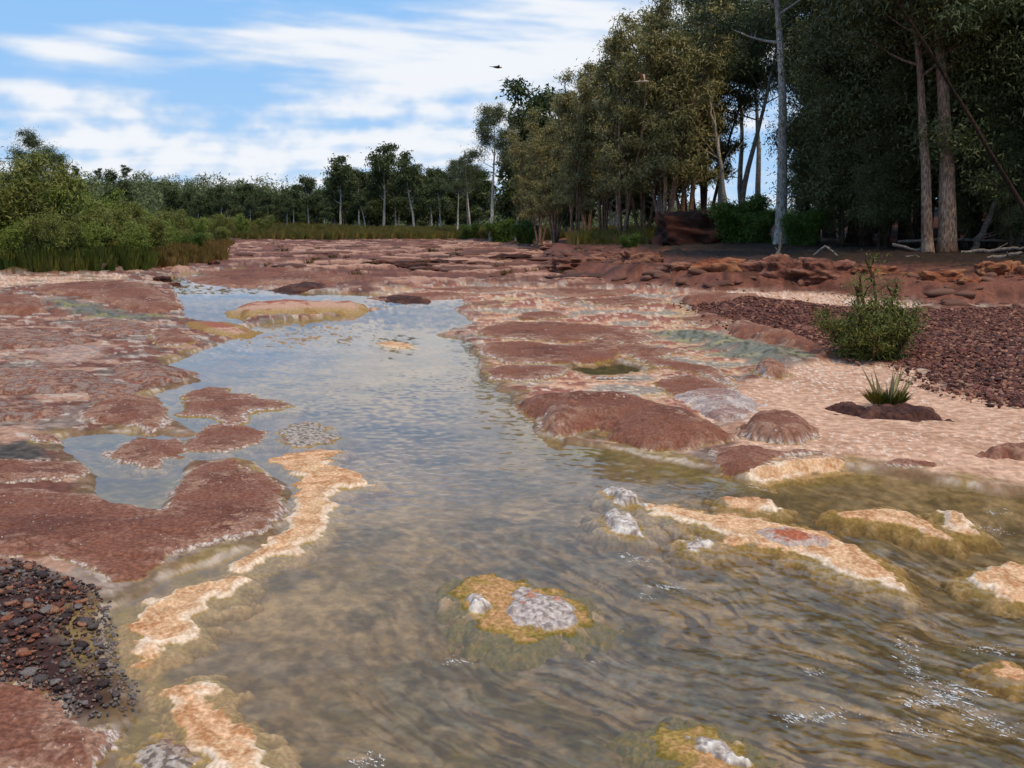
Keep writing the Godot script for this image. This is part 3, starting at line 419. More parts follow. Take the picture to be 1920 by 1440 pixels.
class Shape:
	var v := PackedVector3Array()
	var n := PackedVector3Array()
	var c := PackedColorArray()
	var ix := PackedInt32Array()
	# a tapered, bending tube along points
	func tube(pts: PackedVector3Array, radii: PackedFloat32Array, sides: int, cols: PackedColorArray) -> void:
		var start := v.size()
		var side := Vector3.RIGHT
		for k in pts.size():
			var t := (pts[mini(k + 1, pts.size() - 1)] - pts[maxi(k - 1, 0)]).normalized()
			side = (side - t * side.dot(t))
			if side.length() < 0.05:
				side = t.cross(Vector3.FORWARD)
			side = side.normalized()
			var other := t.cross(side)
			for s in sides:
				var a := TAU * s / sides
				var o := side * cos(a) + other * sin(a)
				v.append(pts[k] + o * radii[k])
				n.append(o)
				c.append(cols[k])
		for k in pts.size() - 1:
			for s in sides:
				var a := start + k * sides + s
				var b := start + k * sides + (s + 1) % sides
				ix.append_array(PackedInt32Array([a, a + sides, b, b, a + sides, b + sides]))
	func leaf(o: Vector3, dir: Vector3, side: Vector3, long: float, wide: float, col: Color) -> void:
		var at := v.size()
		var nn := dir.cross(side).normalized()
		var mid := o + dir * long * 0.45 - nn * long * 0.06
		for p in [o, mid + side * wide * 0.5, o + dir * long, mid - side * wide * 0.5]:
			v.append(p)
			n.append(nn)
			c.append(col)
		ix.append_array(PackedInt32Array([at, at + 1, at + 2, at, at + 2, at + 3]))
	func blade(o: Vector3, dir: Vector3, side: Vector3, long: float, wide: float, col: Color) -> void:
		var at := v.size()
		var nn := dir.cross(side).normalized()
		v.append(o - side * wide * 0.5)
		v.append(o + side * wide * 0.5)
		v.append(o + dir * long)
		for k in 3:
			n.append(nn)
			c.append(col)
		ix.append_array(PackedInt32Array([at, at + 1, at + 2]))
	func mesh() -> ArrayMesh:
		var a := []
		a.resize(Mesh.ARRAY_MAX)
		a[Mesh.ARRAY_VERTEX] = v
		a[Mesh.ARRAY_NORMAL] = n
		a[Mesh.ARRAY_COLOR] = c
		a[Mesh.ARRAY_INDEX] = ix
		var m := ArrayMesh.new()
		m.add_surface_from_arrays(Mesh.PRIMITIVE_TRIANGLES, a)
		return m

# ---------------------------------------------------------------- materials
func noise_texture(freq: float, octaves: int, kind: int, low: Color, high: Color, side := 512, cell := false) -> NoiseTexture2D:
	var f := FastNoiseLite.new()
	f.noise_type = kind
	f.frequency = freq
	f.fractal_octaves = octaves
	f.seed = 7 + octaves
	f.fractal_gain = 0.66 if octaves > 4 else 0.5
	if cell:
		f.cellular_return_type = FastNoiseLite.RETURN_DISTANCE
	var t := NoiseTexture2D.new()
	t.width = side
	t.height = side
	t.seamless = true
	t.noise = f
	if low != high:
		var g := Gradient.new()
		g.set_color(0, low)
		g.set_color(1, high)
		g.set_offset(0, 0.28)
		g.set_offset(1, 0.72)
		t.color_ramp = g
	return t

func surface(called: String, tex: Texture2D, scale: float, relief: Texture2D, relief_cm: float, gloss := 0.9, specular := 0.3) -> StandardMaterial3D:
	var m := StandardMaterial3D.new()
	m.resource_name = called
	m.vertex_color_use_as_albedo = true
	m.albedo_texture = tex
	m.uv1_triplanar = true
	m.uv1_world_triplanar = true
	m.uv1_scale = Vector3.ONE * scale
	m.roughness = gloss
	m.metallic_specular = specular
	if relief:
		m.heightmap_enabled = true
		m.heightmap_texture = relief
		m.heightmap_scale = relief_cm
	mat[called] = m
	return m

func make_materials() -> void:
	var grain := noise_texture(0.022, 6, FastNoiseLite.TYPE_SIMPLEX, Color(0.74, 0.72, 0.71), Color(1.0, 1.0, 1.0), 1024)
	var soft_grain := noise_texture(0.008, 6, FastNoiseLite.TYPE_SIMPLEX, Color(0.80, 0.79, 0.78), Color(1.0, 1.0, 1.0), 1024)
	var pits := noise_texture(0.02, 6, FastNoiseLite.TYPE_SIMPLEX, Color.BLACK, Color.WHITE, 1024)
	surface("rock", grain, 1.1, pits, 0.12, 0.85, 0.3)
	var flakes := noise_texture(0.035, 3, FastNoiseLite.TYPE_CELLULAR, Color(0.80, 0.76, 0.72), Color(1.0, 1.0, 1.0), 1024, true)
	surface("crust", flakes, 1.3, pits, 0.12, 0.9, 0.25)
	surface("bed", soft_grain, 0.9, pits, 0.12, 0.8, 0.3)
	surface("stone", grain, 2.5, pits, 0.6, 0.7, 0.4)
	var bark := noise_texture(0.02, 4, FastNoiseLite.TYPE_SIMPLEX, Color(0.62, 0.6, 0.58), Color(1, 1, 1))
	surface("bark", bark, 0.7, pits, 2.0, 0.9, 0.2)
	mat.bark.uv1_scale = Vector3(1.6, 0.35, 1.6)
	surface("dead_wood", bark, 1.5, pits, 0.8, 0.9, 0.2)
	for called in ["leaf", "grass"]:
		var m := StandardMaterial3D.new()
		m.resource_name = called
		m.vertex_color_use_as_albedo = true
		m.roughness = 0.55
		m.metallic_specular = 0.35
		m.cull_mode = BaseMaterial3D.CULL_DISABLED
		m.backlight_enabled = true
		m.backlight = Color(0.45, 0.5, 0.3)
		mat[called] = m
	var w := StandardMaterial3D.new()
	w.resource_name = "water"
	w.transparency = BaseMaterial3D.TRANSPARENCY_ALPHA
	w.albedo_color = Color(0.50, 0.44, 0.33, 0.06)
	w.roughness = 0.07
	w.metallic_specular = 0.45
	mat.water = w
	var f := StandardMaterial3D.new()
	f.resource_name = "foam"
	f.albedo_color = Color(0.93, 0.94, 0.95)
	f.roughness = 0.35
	f.vertex_color_use_as_albedo = true
	mat.foam = f
	var b := StandardMaterial3D.new()
	b.resource_name = "feather"
	b.vertex_color_use_as_albedo = true
	b.roughness = 0.9
	mat.feather = b

# ---------------------------------------------------------------- sky
func make_sky() -> Image:
	var w := 4096
	var h := 2048
	var data := PackedByteArray()
	data.resize(w * h * 3)
	data.fill(120)
	var clouds := FastNoiseLite.new()
	clouds.noise_type = FastNoiseLite.TYPE_SIMPLEX_SMOOTH
	clouds.frequency = 1.0
	clouds.fractal_octaves = 6
	clouds.fractal_gain = 0.52
	clouds.seed = 11
	var puff := FastNoiseLite.new()
	puff.noise_type = FastNoiseLite.TYPE_SIMPLEX_SMOOTH
	puff.frequency = 1.0
	puff.fractal_octaves = 5
	puff.seed = 5
	# clouds that stand in the view: azimuth, height, half width, half height (degrees), strength
	var banks := [[-23.5, 8.6, 2.6, 0.55, 0.9], [-20.8, 9.5, 2.2, 0.6, 1.0], [-25.2, 6.4, 3.6, 0.9, 0.8], [-22.0, 4.2, 5.0, 0.7, 0.6], [-16.5, 11.9, 2.4, 0.5, 0.5],
		[-10.0, 9.8, 5.0, 0.7, 0.55], [-5.0, 10.3, 9.0, 1.4, 0.55], [2.0, 7.6, 9.0, 1.8, 0.8], [-7.0, 6.6, 7.0, 1.5, 0.6], [10.0, 9.5, 8.0, 3.0, 0.7], [-3.0, 4.4, 6.0, 0.9, 0.5],
		[-13.0, 4.2, 5.5, 0.9, 0.75], [-4.0, 3.6, 6.0, 0.7, 0.6], [-18.0, 2.4, 7.0, 0.8, 0.7], [-8.0, 2.0, 9.0, 0.6, 0.5]]
	var gaps := [[-22.0, 11.4, 10.0, 2.2, 0.9], [-15.0, 7.6, 5.0, 1.6, 0.6], [-25.0, 7.4, 4.0, 0.5, 0.4], [-16.5, 5.4, 4.0, 0.5, 0.35]]
	for row in h / 2:
		var el := PI / 2 - PI * (row + 0.5) / h
		var low := el < 0.55
		var step := 1 if low else 4
		if not low and row % 4 != 0:
			var from := (row / 4) * 4 * w * 3
			for k in w * 3:
				data[row * w * 3 + k] = data[from + k]
			continue
		var sy := sin(el)
		var cy := cos(el)
		var deg := rad_to_deg(el)
		var blue := Color(0.27, 0.54, 0.94).lerp(Color(0.56, 0.76, 0.96), exp(-deg / 5.0)).lerp(Color(0.17, 0.38, 0.80), ss(15.0, 80.0, deg))
		for col in range(0, w, step):
			var az := TAU * (col + 0.5) / w
			if az > PI:
				az -= TAU
			var dx := sin(az) * cy
			var dz := cos(az) * cy
			var k := 1.0 / (sy + 0.09)
			var c := clouds.get_noise_2d(dx * k * 0.62 + 3.0, dz * k * 1.0)
			var e := 0.0
			if low:
				e = lerpf(puff.get_noise_3d(dx * 26.0, sy * 44.0, dz * 26.0), puff.get_noise_3d(dx * 9.0, sy * 80.0 + dx * 6.0, dz * 9.0), ss(5.5, 9.0, deg))
			var a := rad_to_deg(az)
			var bias := 0.0
			if absf(a) < 45.0 and deg < 16.0:
				for b in banks:
					var u: float = (a - b[0]) / b[2]
					var q: float = (deg - b[1]) / b[3]
					var g := u * u + q * q
					if g < 4.0:
						bias += b[4] * exp(-g * 0.9)
				for b in gaps:
					var u: float = (a - b[0]) / b[2]
					var q: float = (deg - b[1]) / b[3]
					bias -= b[4] * exp(-(u * u + q * q))
			bias = clampf(bias, -0.55, 0.75)
			var cover := ss(-0.42, 0.62, c * 0.95 + e * 0.55 + bias * 0.8 - 0.10)
			var thick := ss(0.2, 0.9, c * 0.6 + e * 0.5 + bias * 0.7 + 0.25)
			var white := Color(0.72, 0.80, 0.92).lerp(Color(0.93, 0.95, 0.985), thick)
			var out := blue.lerp(white, cover * 0.93).linear_to_srgb()
			var at := (row * w + col) * 3
			for s in step:
				data[at + s * 3] = int(clampf(out.r, 0, 1) * 255.0)
				data[at + s * 3 + 1] = int(clampf(out.g, 0, 1) * 255.0)
				data[at + s * 3 + 2] = int(clampf(out.b, 0, 1) * 255.0)
	return Image.create_from_data(w, h, false, Image.FORMAT_RGB8, data)

# ---------------------------------------------------------------- river bed and water
const ROWS := 560
const COLS := 980
const NEAR_D := 2.3
const FAR_D := 120.0
const COARSE := 4
var ground_v := PackedVector3Array()
var ground_c := PackedColorArray()
var ground_wet := PackedFloat32Array()   # distance inside the water's outline
var ground_calm := PackedFloat32Array()

func row_d(t: float) -> float:
	var a := pow(NEAR_D, -0.8)
	var b := pow(FAR_D, -0.8)
	return pow(a + t * (b - a), -1.25)

func half_width(d: float) -> float:
	return 1.2 + 0.62 * d

func rock_red(n1: float, n2: float, n3: float) -> Color:
	var c := S(140, 92, 73).lerp(S(116, 73, 58), ss(-0.3, 0.4, n1))
	c = c.lerp(S(164, 118, 95), 0.6 * ss(0.0, 0.6, n2))
	return c.lerp(S(88, 52, 44), 0.4 * ss(0.05, 0.6, n3))

# height of the finished bed
func bed_y(x: float, d: float) -> float:
	var a := pow(NEAR_D, -0.8)
	var b := pow(FAR_D, -0.8)
	var fi := clampf((pow(d, -0.8) - a) / (b - a), 0.0, 0.9999) * (ROWS - 1)
	var fj := clampf((x / half_width(d) + 1.0) * 0.5, 0.0, 0.9999) * (COLS - 1)
	var i := int(fi)
	var j := int(fj)
	var k := i * COLS + j
	return lerpf(lerpf(ground_v[k].y, ground_v[k + 1].y, fj - j), lerpf(ground_v[k + COLS].y, ground_v[k + COLS + 1].y, fj - j), fi - i)

func build_bed() -> void:
	var names := ["water_main", "water_upper", "water_far", "puddle", "pocket", "calm", "gravel_left", "gravel_right", "flat_right", "channel", "tan_mid", "grey_slope", "tan_left", "grey_left", "mud_left", "pink_left", "far_red", "bank_right", "bank_left"]
	var cr := ROWS / COARSE + 2
	var cc := COLS / COARSE + 2
	var field := {}
	var row_most := {}
	for k in names:
		var f := PackedFloat32Array()
		f.resize(cr * cc)
		f.fill(-9.0)
		var most := PackedFloat32Array()
		most.resize(cr)
		most.fill(-9.0)
		var p: PackedVector2Array = poly[k]
		var box := Rect2(p[0], Vector2.ZERO)
		for q in p:
			box = box.expand(q)
		for i in cr:
			var d := row_d(float(i * COARSE) / (ROWS - 1))
			var margin := 0.7 + 0.06 * d
			if d < box.position.y - margin or d > box.end.y + margin:
				continue
			var hw := half_width(d)
			for j in cc:
				var x := (2.0 * j * COARSE / (COLS - 1) - 1.0) * hw
				if x > box.position.x - margin and x < box.end.x + margin:
					var s := sdf(p, x, d)
					f[i * cc + j] = s
					most[i] = maxf(most[i], s)
		field[k] = f
		row_most[k] = most
	var rows := []
	rows.resize(ROWS)
	var work := func(i: int) -> void: rows[i] = bed_row(i, names, field, row_most, cc)
	WorkerThreadPool.wait_for_group_task_completion(WorkerThreadPool.add_group_task(work, ROWS, 4, true))
	for row in rows:
		ground_v.append_array(row[0])
		ground_c.append_array(row[1])
		ground_wet.append_array(row[2])
		ground_calm.append_array(row[3])
	var ix := PackedInt32Array()
	ix.resize((ROWS - 1) * (COLS - 1) * 6)
	var o := 0
	for i in ROWS - 1:
		for j in COLS - 1:
			var a := i * COLS + j
			ix[o] = a; ix[o + 1] = a + COLS; ix[o + 2] = a + 1
			ix[o + 3] = a + 1; ix[o + 4] = a + COLS; ix[o + 5] = a + COLS + 1
			o += 6
	var bed := part(self, "river_bed", array_mesh(ground_v, grid_normals(ground_v, ROWS, COLS), ground_c, ix), mat.bed)
	tag(bed, "red and tan rock bed of the shallow river", "", "", "structure")


func bed_row(i: int, names: Array, field: Dictionary, row_most: Dictionary, cc: int) -> Array:
	var row_v := PackedVector3Array()
	var row_c := PackedColorArray()
	var row_wet := PackedFloat32Array()
	var row_calm := PackedFloat32Array()
	var tan_a := S(214, 170, 138)
	var tan_b := S(196, 146, 116)
	var cream := S(232, 208, 184)
	var grey := S(150, 146, 138)
	var ochre := S(150, 128, 58)
	var olive := S(92, 80, 38)
	var d := row_d(float(i) / (ROWS - 1))
	var hw := half_width(d)
	var ci := i / COARSE
	var fi := float(i % COARSE) / COARSE
	var active := []
	for k in names:
		if maxf(row_most[k][ci], row_most[k][ci + 1]) > -0.9:
			active.append(k)
	var vals := {}
	for k in names:
		vals[k] = -9.0
	var soft := 0.012 + 0.0022 * d
	for j in COLS:
		var x := (2.0 * j / (COLS - 1) - 1.0) * hw
		var cj := j / COARSE
		var fj := float(j % COARSE) / COARSE
		var at := ci * cc + cj
		for k in active:
			var f: PackedFloat32Array = field[k]
			vals[k] = lerpf(lerpf(f[at], f[at + 1], fj), lerpf(f[at + cc], f[at + cc + 1], fj), fi)
		var n1 := rough.get_noise_2d(x * 0.33, d * 0.33)
		var n2 := rough.get_noise_2d(x * 1.3 + 40.0, d * 1.3)
		var n3 := fine.get_noise_2d(x * 6.0, d * 6.0 + 70.0)
		var edge := n2 * 0.10 + n3 * 0.03
		var wet: float = maxf(vals.water_main, vals.water_upper)
		wet = maxf(maxf(wet, vals.water_far), maxf(vals.puddle, vals.pocket)) + edge * (0.5 + 0.03 * d)
		var right: float = vals.bank_right + n1 * 0.5
		var left: float = vals.bank_left + n2 * 0.6
		var base := base_level(x, d)
		var y := base
		var rise := bank_rise(right, left)
		var scale := 0.6 + 0.04 * minf(d, 30.0)
		# ---- colour of dry ground
		var c: Color
		if d > 66.0:
			c = S(112, 78, 58).lerp(S(84, 78, 44), ss(70.0, 80.0, d + n1 * 8.0)).lerp(S(140, 96, 76), 0.6 * ss(0.1, 0.4, n2))
		else:
			c = rock_red(n1, n2, n3)
			var pale := ss(0.08, 0.18, n3 * 0.12 + rough.get_noise_2d(x * 0.55 - 30.0, d * 0.9))
			c = c.lerp(S(192, 154, 130), pale * (0.8 if x < 0.0 else 0.6))
			var g := ss(0.14, 0.24, n3 * 0.12 + rough.get_noise_2d(x * 0.8 + 90.0, d * 0.8 + 15.0))
			c = c.lerp(S(142, 132, 122), g * 0.7)
			var streak := fine.get_noise_2d(x * 2.2 + 5.0, d * 3.4)
			c = c.lerp(S(206, 190, 174), 0.7 * ss(0.30, 0.36, streak)).lerp(S(86, 62, 54), 0.65 * ss(0.28, 0.36, -streak))
			y += 0.008 * ss(-0.05, 0.05, streak) * (0.5 + 0.05 * minf(d, 20.0))
		y += 0.018 + (0.035 + 0.05 * ss(8.0, 14.0, d)) * (1.0 - exp(minf(wet, 0.0) / 0.7)) + n2 * 0.016 * scale + n3 * 0.002 + n1 * 0.03 * ss(9.0, 20.0, d)
		if vals.far_red > -1.0:
			var w := ss(-0.8, 0.8, vals.far_red + n2 * 2.0)
			var q := rough.get_noise_2d(x * 0.22 + 7.0, d * 0.5)
			var cf := rock_red(n2, n1, n3).lerp(S(200, 156, 132), 0.85 * ss(0.15, 0.22, q + n3 * 0.10)).lerp(S(98, 64, 54), 0.75 * ss(0.06, 0.2, -q + n3 * 0.2))
			c = c.lerp(cf, w)
			y += w * (0.07 * ss(-0.06, 0.05, q + n3 * 0.05) + 0.05 * maxf(0.0, n2))
		if vals.tan_mid > -0.5:
			var w := ss(-0.25, 0.25, vals.tan_mid + n2 * 0.6)
			var q := rough.get_noise_2d(x * 0.7 + 11.0, d * 1.1 + 3.0)
			var ct := tan_a.lerp(tan_b, ss(-0.3, 0.3, n2)).lerp(S(186, 166, 116), 0.6 * ss(0.1, 0.4, n1 + n3 * 0.4))
			ct = ct.lerp(S(150, 92, 78), 0.9 * ss(0.08, 0.14, q + n3 * 0.06)).lerp(S(142, 140, 132), 0.8 * ss(0.12, 0.18, -q + n3 * 0.06))
			ct = ct.lerp(cream, 0.7 * ss(0.2, 0.4, n3 + n2 * 0.5))
			c = c.lerp(ct, w)
			y = lerpf(y, base + 0.016 + 0.022 * ss(0.04, 0.14, q) + n3 * 0.0015, w * 0.9)
		if vals.grey_slope > -0.5:
			var w := ss(-0.2, 0.2, vals.grey_slope + n2 * 0.5)
			c = c.lerp(S(128, 128, 116).lerp(S(170, 160, 120), ss(0.0, 0.4, n2)).lerp(S(90, 92, 76), ss(0.05, 0.4, n3)), w)
			y += 0.10 * w * ss(0.0, 0.5, vals.grey_slope)
		for k in ["flat_right", "channel", "tan_left"]:
			if vals[k] > -0.3:
				var w: float = ss(-soft * 2.0, soft * 2.0, vals[k] + edge * 0.6)
				var q := fine.get_noise_2d(x * 3.2, d * 9.0)
				var q2 := fine.get_noise_2d(x * 20.0, d * 34.0)
				var ct := S(218, 178, 150).lerp(S(202, 158, 130), ss(-0.25, 0.3, q + n1 * 0.8)).lerp(S(182, 140, 112), 0.6 * ss(0.1, 0.35, n2)).lerp(S(236, 218, 202), 0.8 * ss(0.38, 0.5, q2 + n1 * 0.35 + 0.25 * ss(10.0, 12.5, d))).lerp(S(178, 132, 106), 0.25 * ss(0.25, 0.5, -q2))
				if k == "tan_left":
					ct = ct.lerp(S(120, 104, 78), 0.8 * ss(0.05, 0.25, rough.get_noise_2d(x * 0.4, d * 2.0)))
				c = c.lerp(ct, w)
				y = lerpf(y, base + (0.05 if k == "flat_right" else 0.08) + q * 0.003 + q2 * 0.0010 + n1 * 0.02, w)
		if vals.gravel_right > -0.4:
			var w := ss(-soft * 3.0, soft * 3.0, vals.gravel_right + n2 * 0.25)
			var q := cells.get_noise_2d(x * 22.0, d * 22.0)
			var cg := S(112, 72, 62).lerp(S(84, 52, 46), ss(-0.2, 0.4, n3)).lerp(S(140, 98, 82), 0.7 * ss(0.1, 0.5, n2))
			c = c.lerp(cg, w)
			y = lerpf(y, base + 0.07 + 0.16 * ss(0.0, 1.2, vals.gravel_right) + n2 * 0.05 + q * 0.012, w)
		if vals.gravel_left > -0.3:
			var w := ss(-soft * 2.0, soft * 2.0, vals.gravel_left + edge * 0.5)
			c = c.lerp(S(70, 48, 44).lerp(S(104, 92, 86), ss(0.0, 0.3, n2)), w)
			y = lerpf(y, base + 0.04 + 0.07 * ss(0.0, 0.5, vals.gravel_left) + n3 * 0.015, w)
		if vals.grey_left > -0.4:
			var w := ss(-0.2, 0.2, vals.grey_left + n2 * 0.5)
			c = c.lerp(S(116, 116, 106).lerp(S(150, 142, 84), 0.7 * ss(0.1, 0.3, n2)).lerp(S(84, 84, 76), ss(0.05, 0.4, n3)), w)
		if vals.pink_left > -0.4:
			c = c.lerp(S(190, 156, 140).lerp(S(160, 140, 130), ss(-0.1, 0.3, n3)), 0.8 * ss(-0.15, 0.2, vals.pink_left + n2 * 0.4))
		if vals.mud_left > -0.4:
			c = c.lerp(S(92, 84, 76).lerp(S(70, 62, 56), ss(-0.1, 0.3, n3)), ss(-0.15, 0.1, vals.mud_left + n2 * 0.3))
		if left > -1.0:
			c = c.lerp(S(86, 66, 44).lerp(S(70, 70, 34), ss(0.0, 0.4, n2)), ss(-0.2, 1.0, left))
		if right > -1.0:
			var w := ss(2.2, 5.0, right + n2 * 2.0)
			c = c.lerp(S(128, 82, 66).lerp(S(90, 56, 46), ss(-0.1, 0.3, n2)), ss(-0.3, 0.2, right))
			c = c.lerp(S(58, 42, 32).lerp(S(44, 36, 24), ss(0.0, 0.3, n2)), w)
			if d > 36.0:
				c = c.lerp(S(74, 70, 36), 0.75 * ss(1.0, 4.0, right + n2 * 2.0) * ss(36.0, 42.0, d) * (1.0 - ss(7.0, 9.5, x)))
			if right > 10.0:
				c = c.lerp(S(84, 44, 36), 0.7 * ss(10.0, 16.0, right))
			rise += (n2 * 0.06 + n3 * 0.02) * ss(0.0, 1.5, right)
		y += rise
		# pale salt line just above the water, then the bed below it
		if wet > -0.22 and d < 30.0:
			var line := ss(-0.05, -0.02, wet + n3 * 0.03) * (1.0 - ss(-0.01, 0.02, wet))
			if d < 14.0:
				c = c.lerp(S(122, 100, 70).lerp(S(148, 124, 70), ss(0.0, 0.3, n2)), 0.75 * ss(-0.22, -0.08, wet + n2 * 0.15))
			c = c.lerp(S(206, 190, 176), 0.7 * line * ss(-0.15, 0.2, n2))
		if wet > -0.05:
			var along := x * 0.62 - d * 0.78
			var across := x * 0.78 + d * 0.62
			var wob := n1 * 0.45 + n2 * 0.10
			var st := fine.get_noise_2d(along * 0.9, (across + wob) * 4.2)
			var st2 := fine.get_noise_2d(along * 2.6 + 50.0, (across + wob) * 15.0)
			var fast := ss(7.8, 4.6, d) * ss(-1.2, 0.6, x + (6.0 - d) * 0.2)
			var cb := S(168, 138, 92).lerp(S(132, 105, 63), ss(-0.3, 0.4, n1 + n2 * 0.4)).lerp(S(118, 104, 84), 0.5 * ss(0.05, 0.35, n2)).lerp(S(84, 70, 36), 0.75 * ss(0.08, 0.3, rough.get_noise_2d(x * 0.9 - 7.0, d * 1.2)))
			cb = cb.lerp(S(138, 108, 52), 0.7 * ss(0.08, 0.4, n2 * 0.8 - n1 * 0.6))
			cb = cb.lerp(S(88, 76, 36), fast * 0.9 * ss(0.0, 0.3, st))
			cb = cb.lerp(S(74, 56, 26), fast * 0.85 * ss(0.04, 0.3, st2))
			cb = cb.lerp(S(124, 122, 104), fast * 0.5 * ss(0.05, 0.35, -st2 + n2 * 0.3))
			cb = cb.lerp(S(110, 90, 58), 0.45 * ss(-0.1, 0.5, n3)).lerp(S(172, 146, 110), 0.35 * ss(0.0, 0.6, -n3 + n2 * 0.4))
			cb = cb.lerp(ochre, 0.65 * (1.0 - ss(0.05, 0.45, wet + n2 * 0.3)) * ss(-0.2, 0.3, n2 + n1))
			if maxf(vals.puddle, vals.pocket) > -0.1:
				cb = S(84, 76, 36).lerp(S(112, 92, 46), ss(-0.2, 0.3, n3))
			var w := ss(-0.02, 0.05, wet)
			c = c.lerp(cb, w)
			var deep := 0.06
			y = lerpf(y, base - 0.012 - deep * (1.0 - exp(-maxf(wet, 0.0) / 0.35)) + n2 * 0.015 + st * 0.012 * fast, ss(-0.05, 0.04, wet))
		row_v.append(Vector3(x, y + 0.25 * ss(74.0, 90.0, d), -d))
		row_c.append(c)
		row_wet.append(wet)
		row_calm.append(vals.calm)
	return [row_v, row_c, row_wet, row_calm]

func wave(x: float, d: float, calm: float) -> float:
	var n1 := rough.get_noise_2d(x * 0.33, d * 0.33)
	var along := x * 0.62 - d * 0.78
	var across := x * 0.78 + d * 0.62 + n1 * 0.3
	var fast := ss(7.8, 4.8, d) * ss(-1.6, 0.6, x + (6.0 - d) * 0.2)
	var still := 1.0 - 0.93 * ss(-0.25, 0.15, calm)
	var gust := 0.55 + 0.9 * ss(-0.15, 0.35, rough.get_noise_2d(x * 0.25 + 60.0, d * 0.16))
	var y := still * gust * (0.0016 * plain.get_noise_2d(x * 5.0, d * 7.0) + 0.0008 * plain.get_noise_2d(x * 12.0 + 9.0, d * 16.0)) / (1.0 + 0.05 * d)
	if fast > 0.0:
		y += fast * still * (0.005 * plain.get_noise_2d(along * 0.8, across * 2.2) + 0.0010 * plain.get_noise_2d(along * 1.1 + 20.0, across * 8.0) + 0.0005 * plain.get_noise_2d(along * 3.6, across * 22.0))
	return y

func build_water() -> void:
	var seen := PackedInt32Array()
	seen.resize(ROWS * COLS)
	seen.fill(-1)
	var v := PackedVector3Array()
	var n := PackedVector3Array()
	var ix := PackedInt32Array()
	var last := 0
	for i in ROWS:
		if -ground_v[i * COLS].z < 45.0:
			last = i
	var need := PackedByteArray()
	need.resize(ROWS * COLS)
	for i in last:
		for j in COLS - 1:
			var a := i * COLS + j
			for k in [a, a + 1, a + COLS, a + COLS + 1]:
				if ground_wet[k] > -0.12 and ground_v[k].y < base_level(ground_v[k].x, -ground_v[k].z) + 0.012:
					need[a] = 1
					break
	for i in last:
		for j in COLS - 1:
			var a := i * COLS + j
			if not need[a]:
				continue
			for k in [a, a + 1, a + COLS, a + COLS + 1]:
				if seen[k] < 0:
					seen[k] = v.size()
					var x := ground_v[k].x
					var d := -ground_v[k].z
					var calm := ground_calm[k]
					var y := base_level(x, d) + wave(x, d, calm)
					var e := 0.004 + 0.0016 * d
					var sx := (base_level(x + e, d) + wave(x + e, d, calm) - y) / e
					var sd := (base_level(x, d + e) + wave(x, d + e, calm) - y) / e
					v.append(Vector3(x, y, -d))
					n.append(Vector3(-sx, 1.0, sd).normalized())
			ix.append_array(PackedInt32Array([seen[a], seen[a + COLS], seen[a + 1], seen[a + 1], seen[a + COLS], seen[a + COLS + 1]]))
	var w := part(self, "water", array_mesh(v, n, PackedColorArray(), ix), mat.water)
	tag(w, "clear shallow water running down the river", "", "", "structure")

func build_far_ground() -> void:
	# the plain beyond and around, under and behind what the fine bed covers
	var v := PackedVector3Array()
	var c := PackedColorArray()
	var n := 90
	for i in n + 1:
		for j in n + 1:
			var u := 2.0 * j / n - 1.0
			var w := 2.0 * i / n - 1.0
			var x := 900.0 * u * absf(u) * absf(u)
			var d := 40.0 + 1000.0 * w * absf(w) * absf(w)
			var y := -0.5
			if d > 0.0 and d < 135.0 and absf(x) < half_width(d) + 4.0:
				y = -1.2
			elif d > 0.0:
				y = land_y(x, minf(d, 100.0)) - 0.12
			v.append(Vector3(x, y, -d))
			c.append(S(86, 74, 46).lerp(S(70, 72, 40), ss(-0.2, 0.3, rough.get_noise_2d(x * 0.02, d * 0.02))))
	var ix := PackedInt32Array()
	for i in n:
		for j in n:
			var a := i * (n + 1) + j
			ix.append_array(PackedInt32Array([a, a + n + 1, a + 1, a + 1, a + n + 1, a + n + 2]))
	var g := part(self, "ground", array_mesh(v, grid_normals(v, n + 1, n + 1), c, ix), mat.bed)
	tag(g, "grassy plain around the river", "", "", "structure")

func hill_y(x: float, d: float) -> float:
	var top := 8.6 * ss(40.0, -130.0, x + rough.get_noise_2d(x * 0.008, 4.0) * 30.0) + 2.5 + 1.6 * rough.get_noise_2d(x * 0.02, 9.0)
	return -1.0 + (top + 1.0) * exp(-pow((d - 290.0) / 85.0, 2.0)) + 0.8 * rough.get_noise_2d(x * 0.05, d * 0.05)

func build_hill() -> void:
	var nr := 40
	var nc := 120
	var v := PackedVector3Array()
	var c := PackedColorArray()
	for i in nr:
		for j in nc:
			var x := -260.0 + 420.0 * j / (nc - 1)
			var d := 130.0 + 330.0 * i / (nr - 1)
			v.append(Vector3(x, hill_y(x, d), -d))
			c.append(S(108, 96, 62).lerp(S(74, 80, 46), ss(-0.1, 0.3, rough.get_noise_2d(x * 0.03, d * 0.03))))
	var ix := PackedInt32Array()
	for i in nr - 1:
		for j in nc - 1:
			var a := i * nc + j
			ix.append_array(PackedInt32Array([a, a + nc, a + 1, a + 1, a + nc, a + nc + 1]))
	tag(part(self, "hill", array_mesh(v, grid_normals(v, nr, nc), c, ix), mat.bed), "low wooded hill beyond the trees", "", "", "structure")

# ---------------------------------------------------------------- rock slabs and crusts
# shapes a slab out of its outline: a domed top, a worn edge that runs down below the bed
var slab_queue := []
func slab(called: String, key: String, height: float, edge: float, style: String, label: String, category: String, group := "", lift := 0.0) -> void:
	slab_queue.append([called, key, height, edge, style, label, category, group, lift])

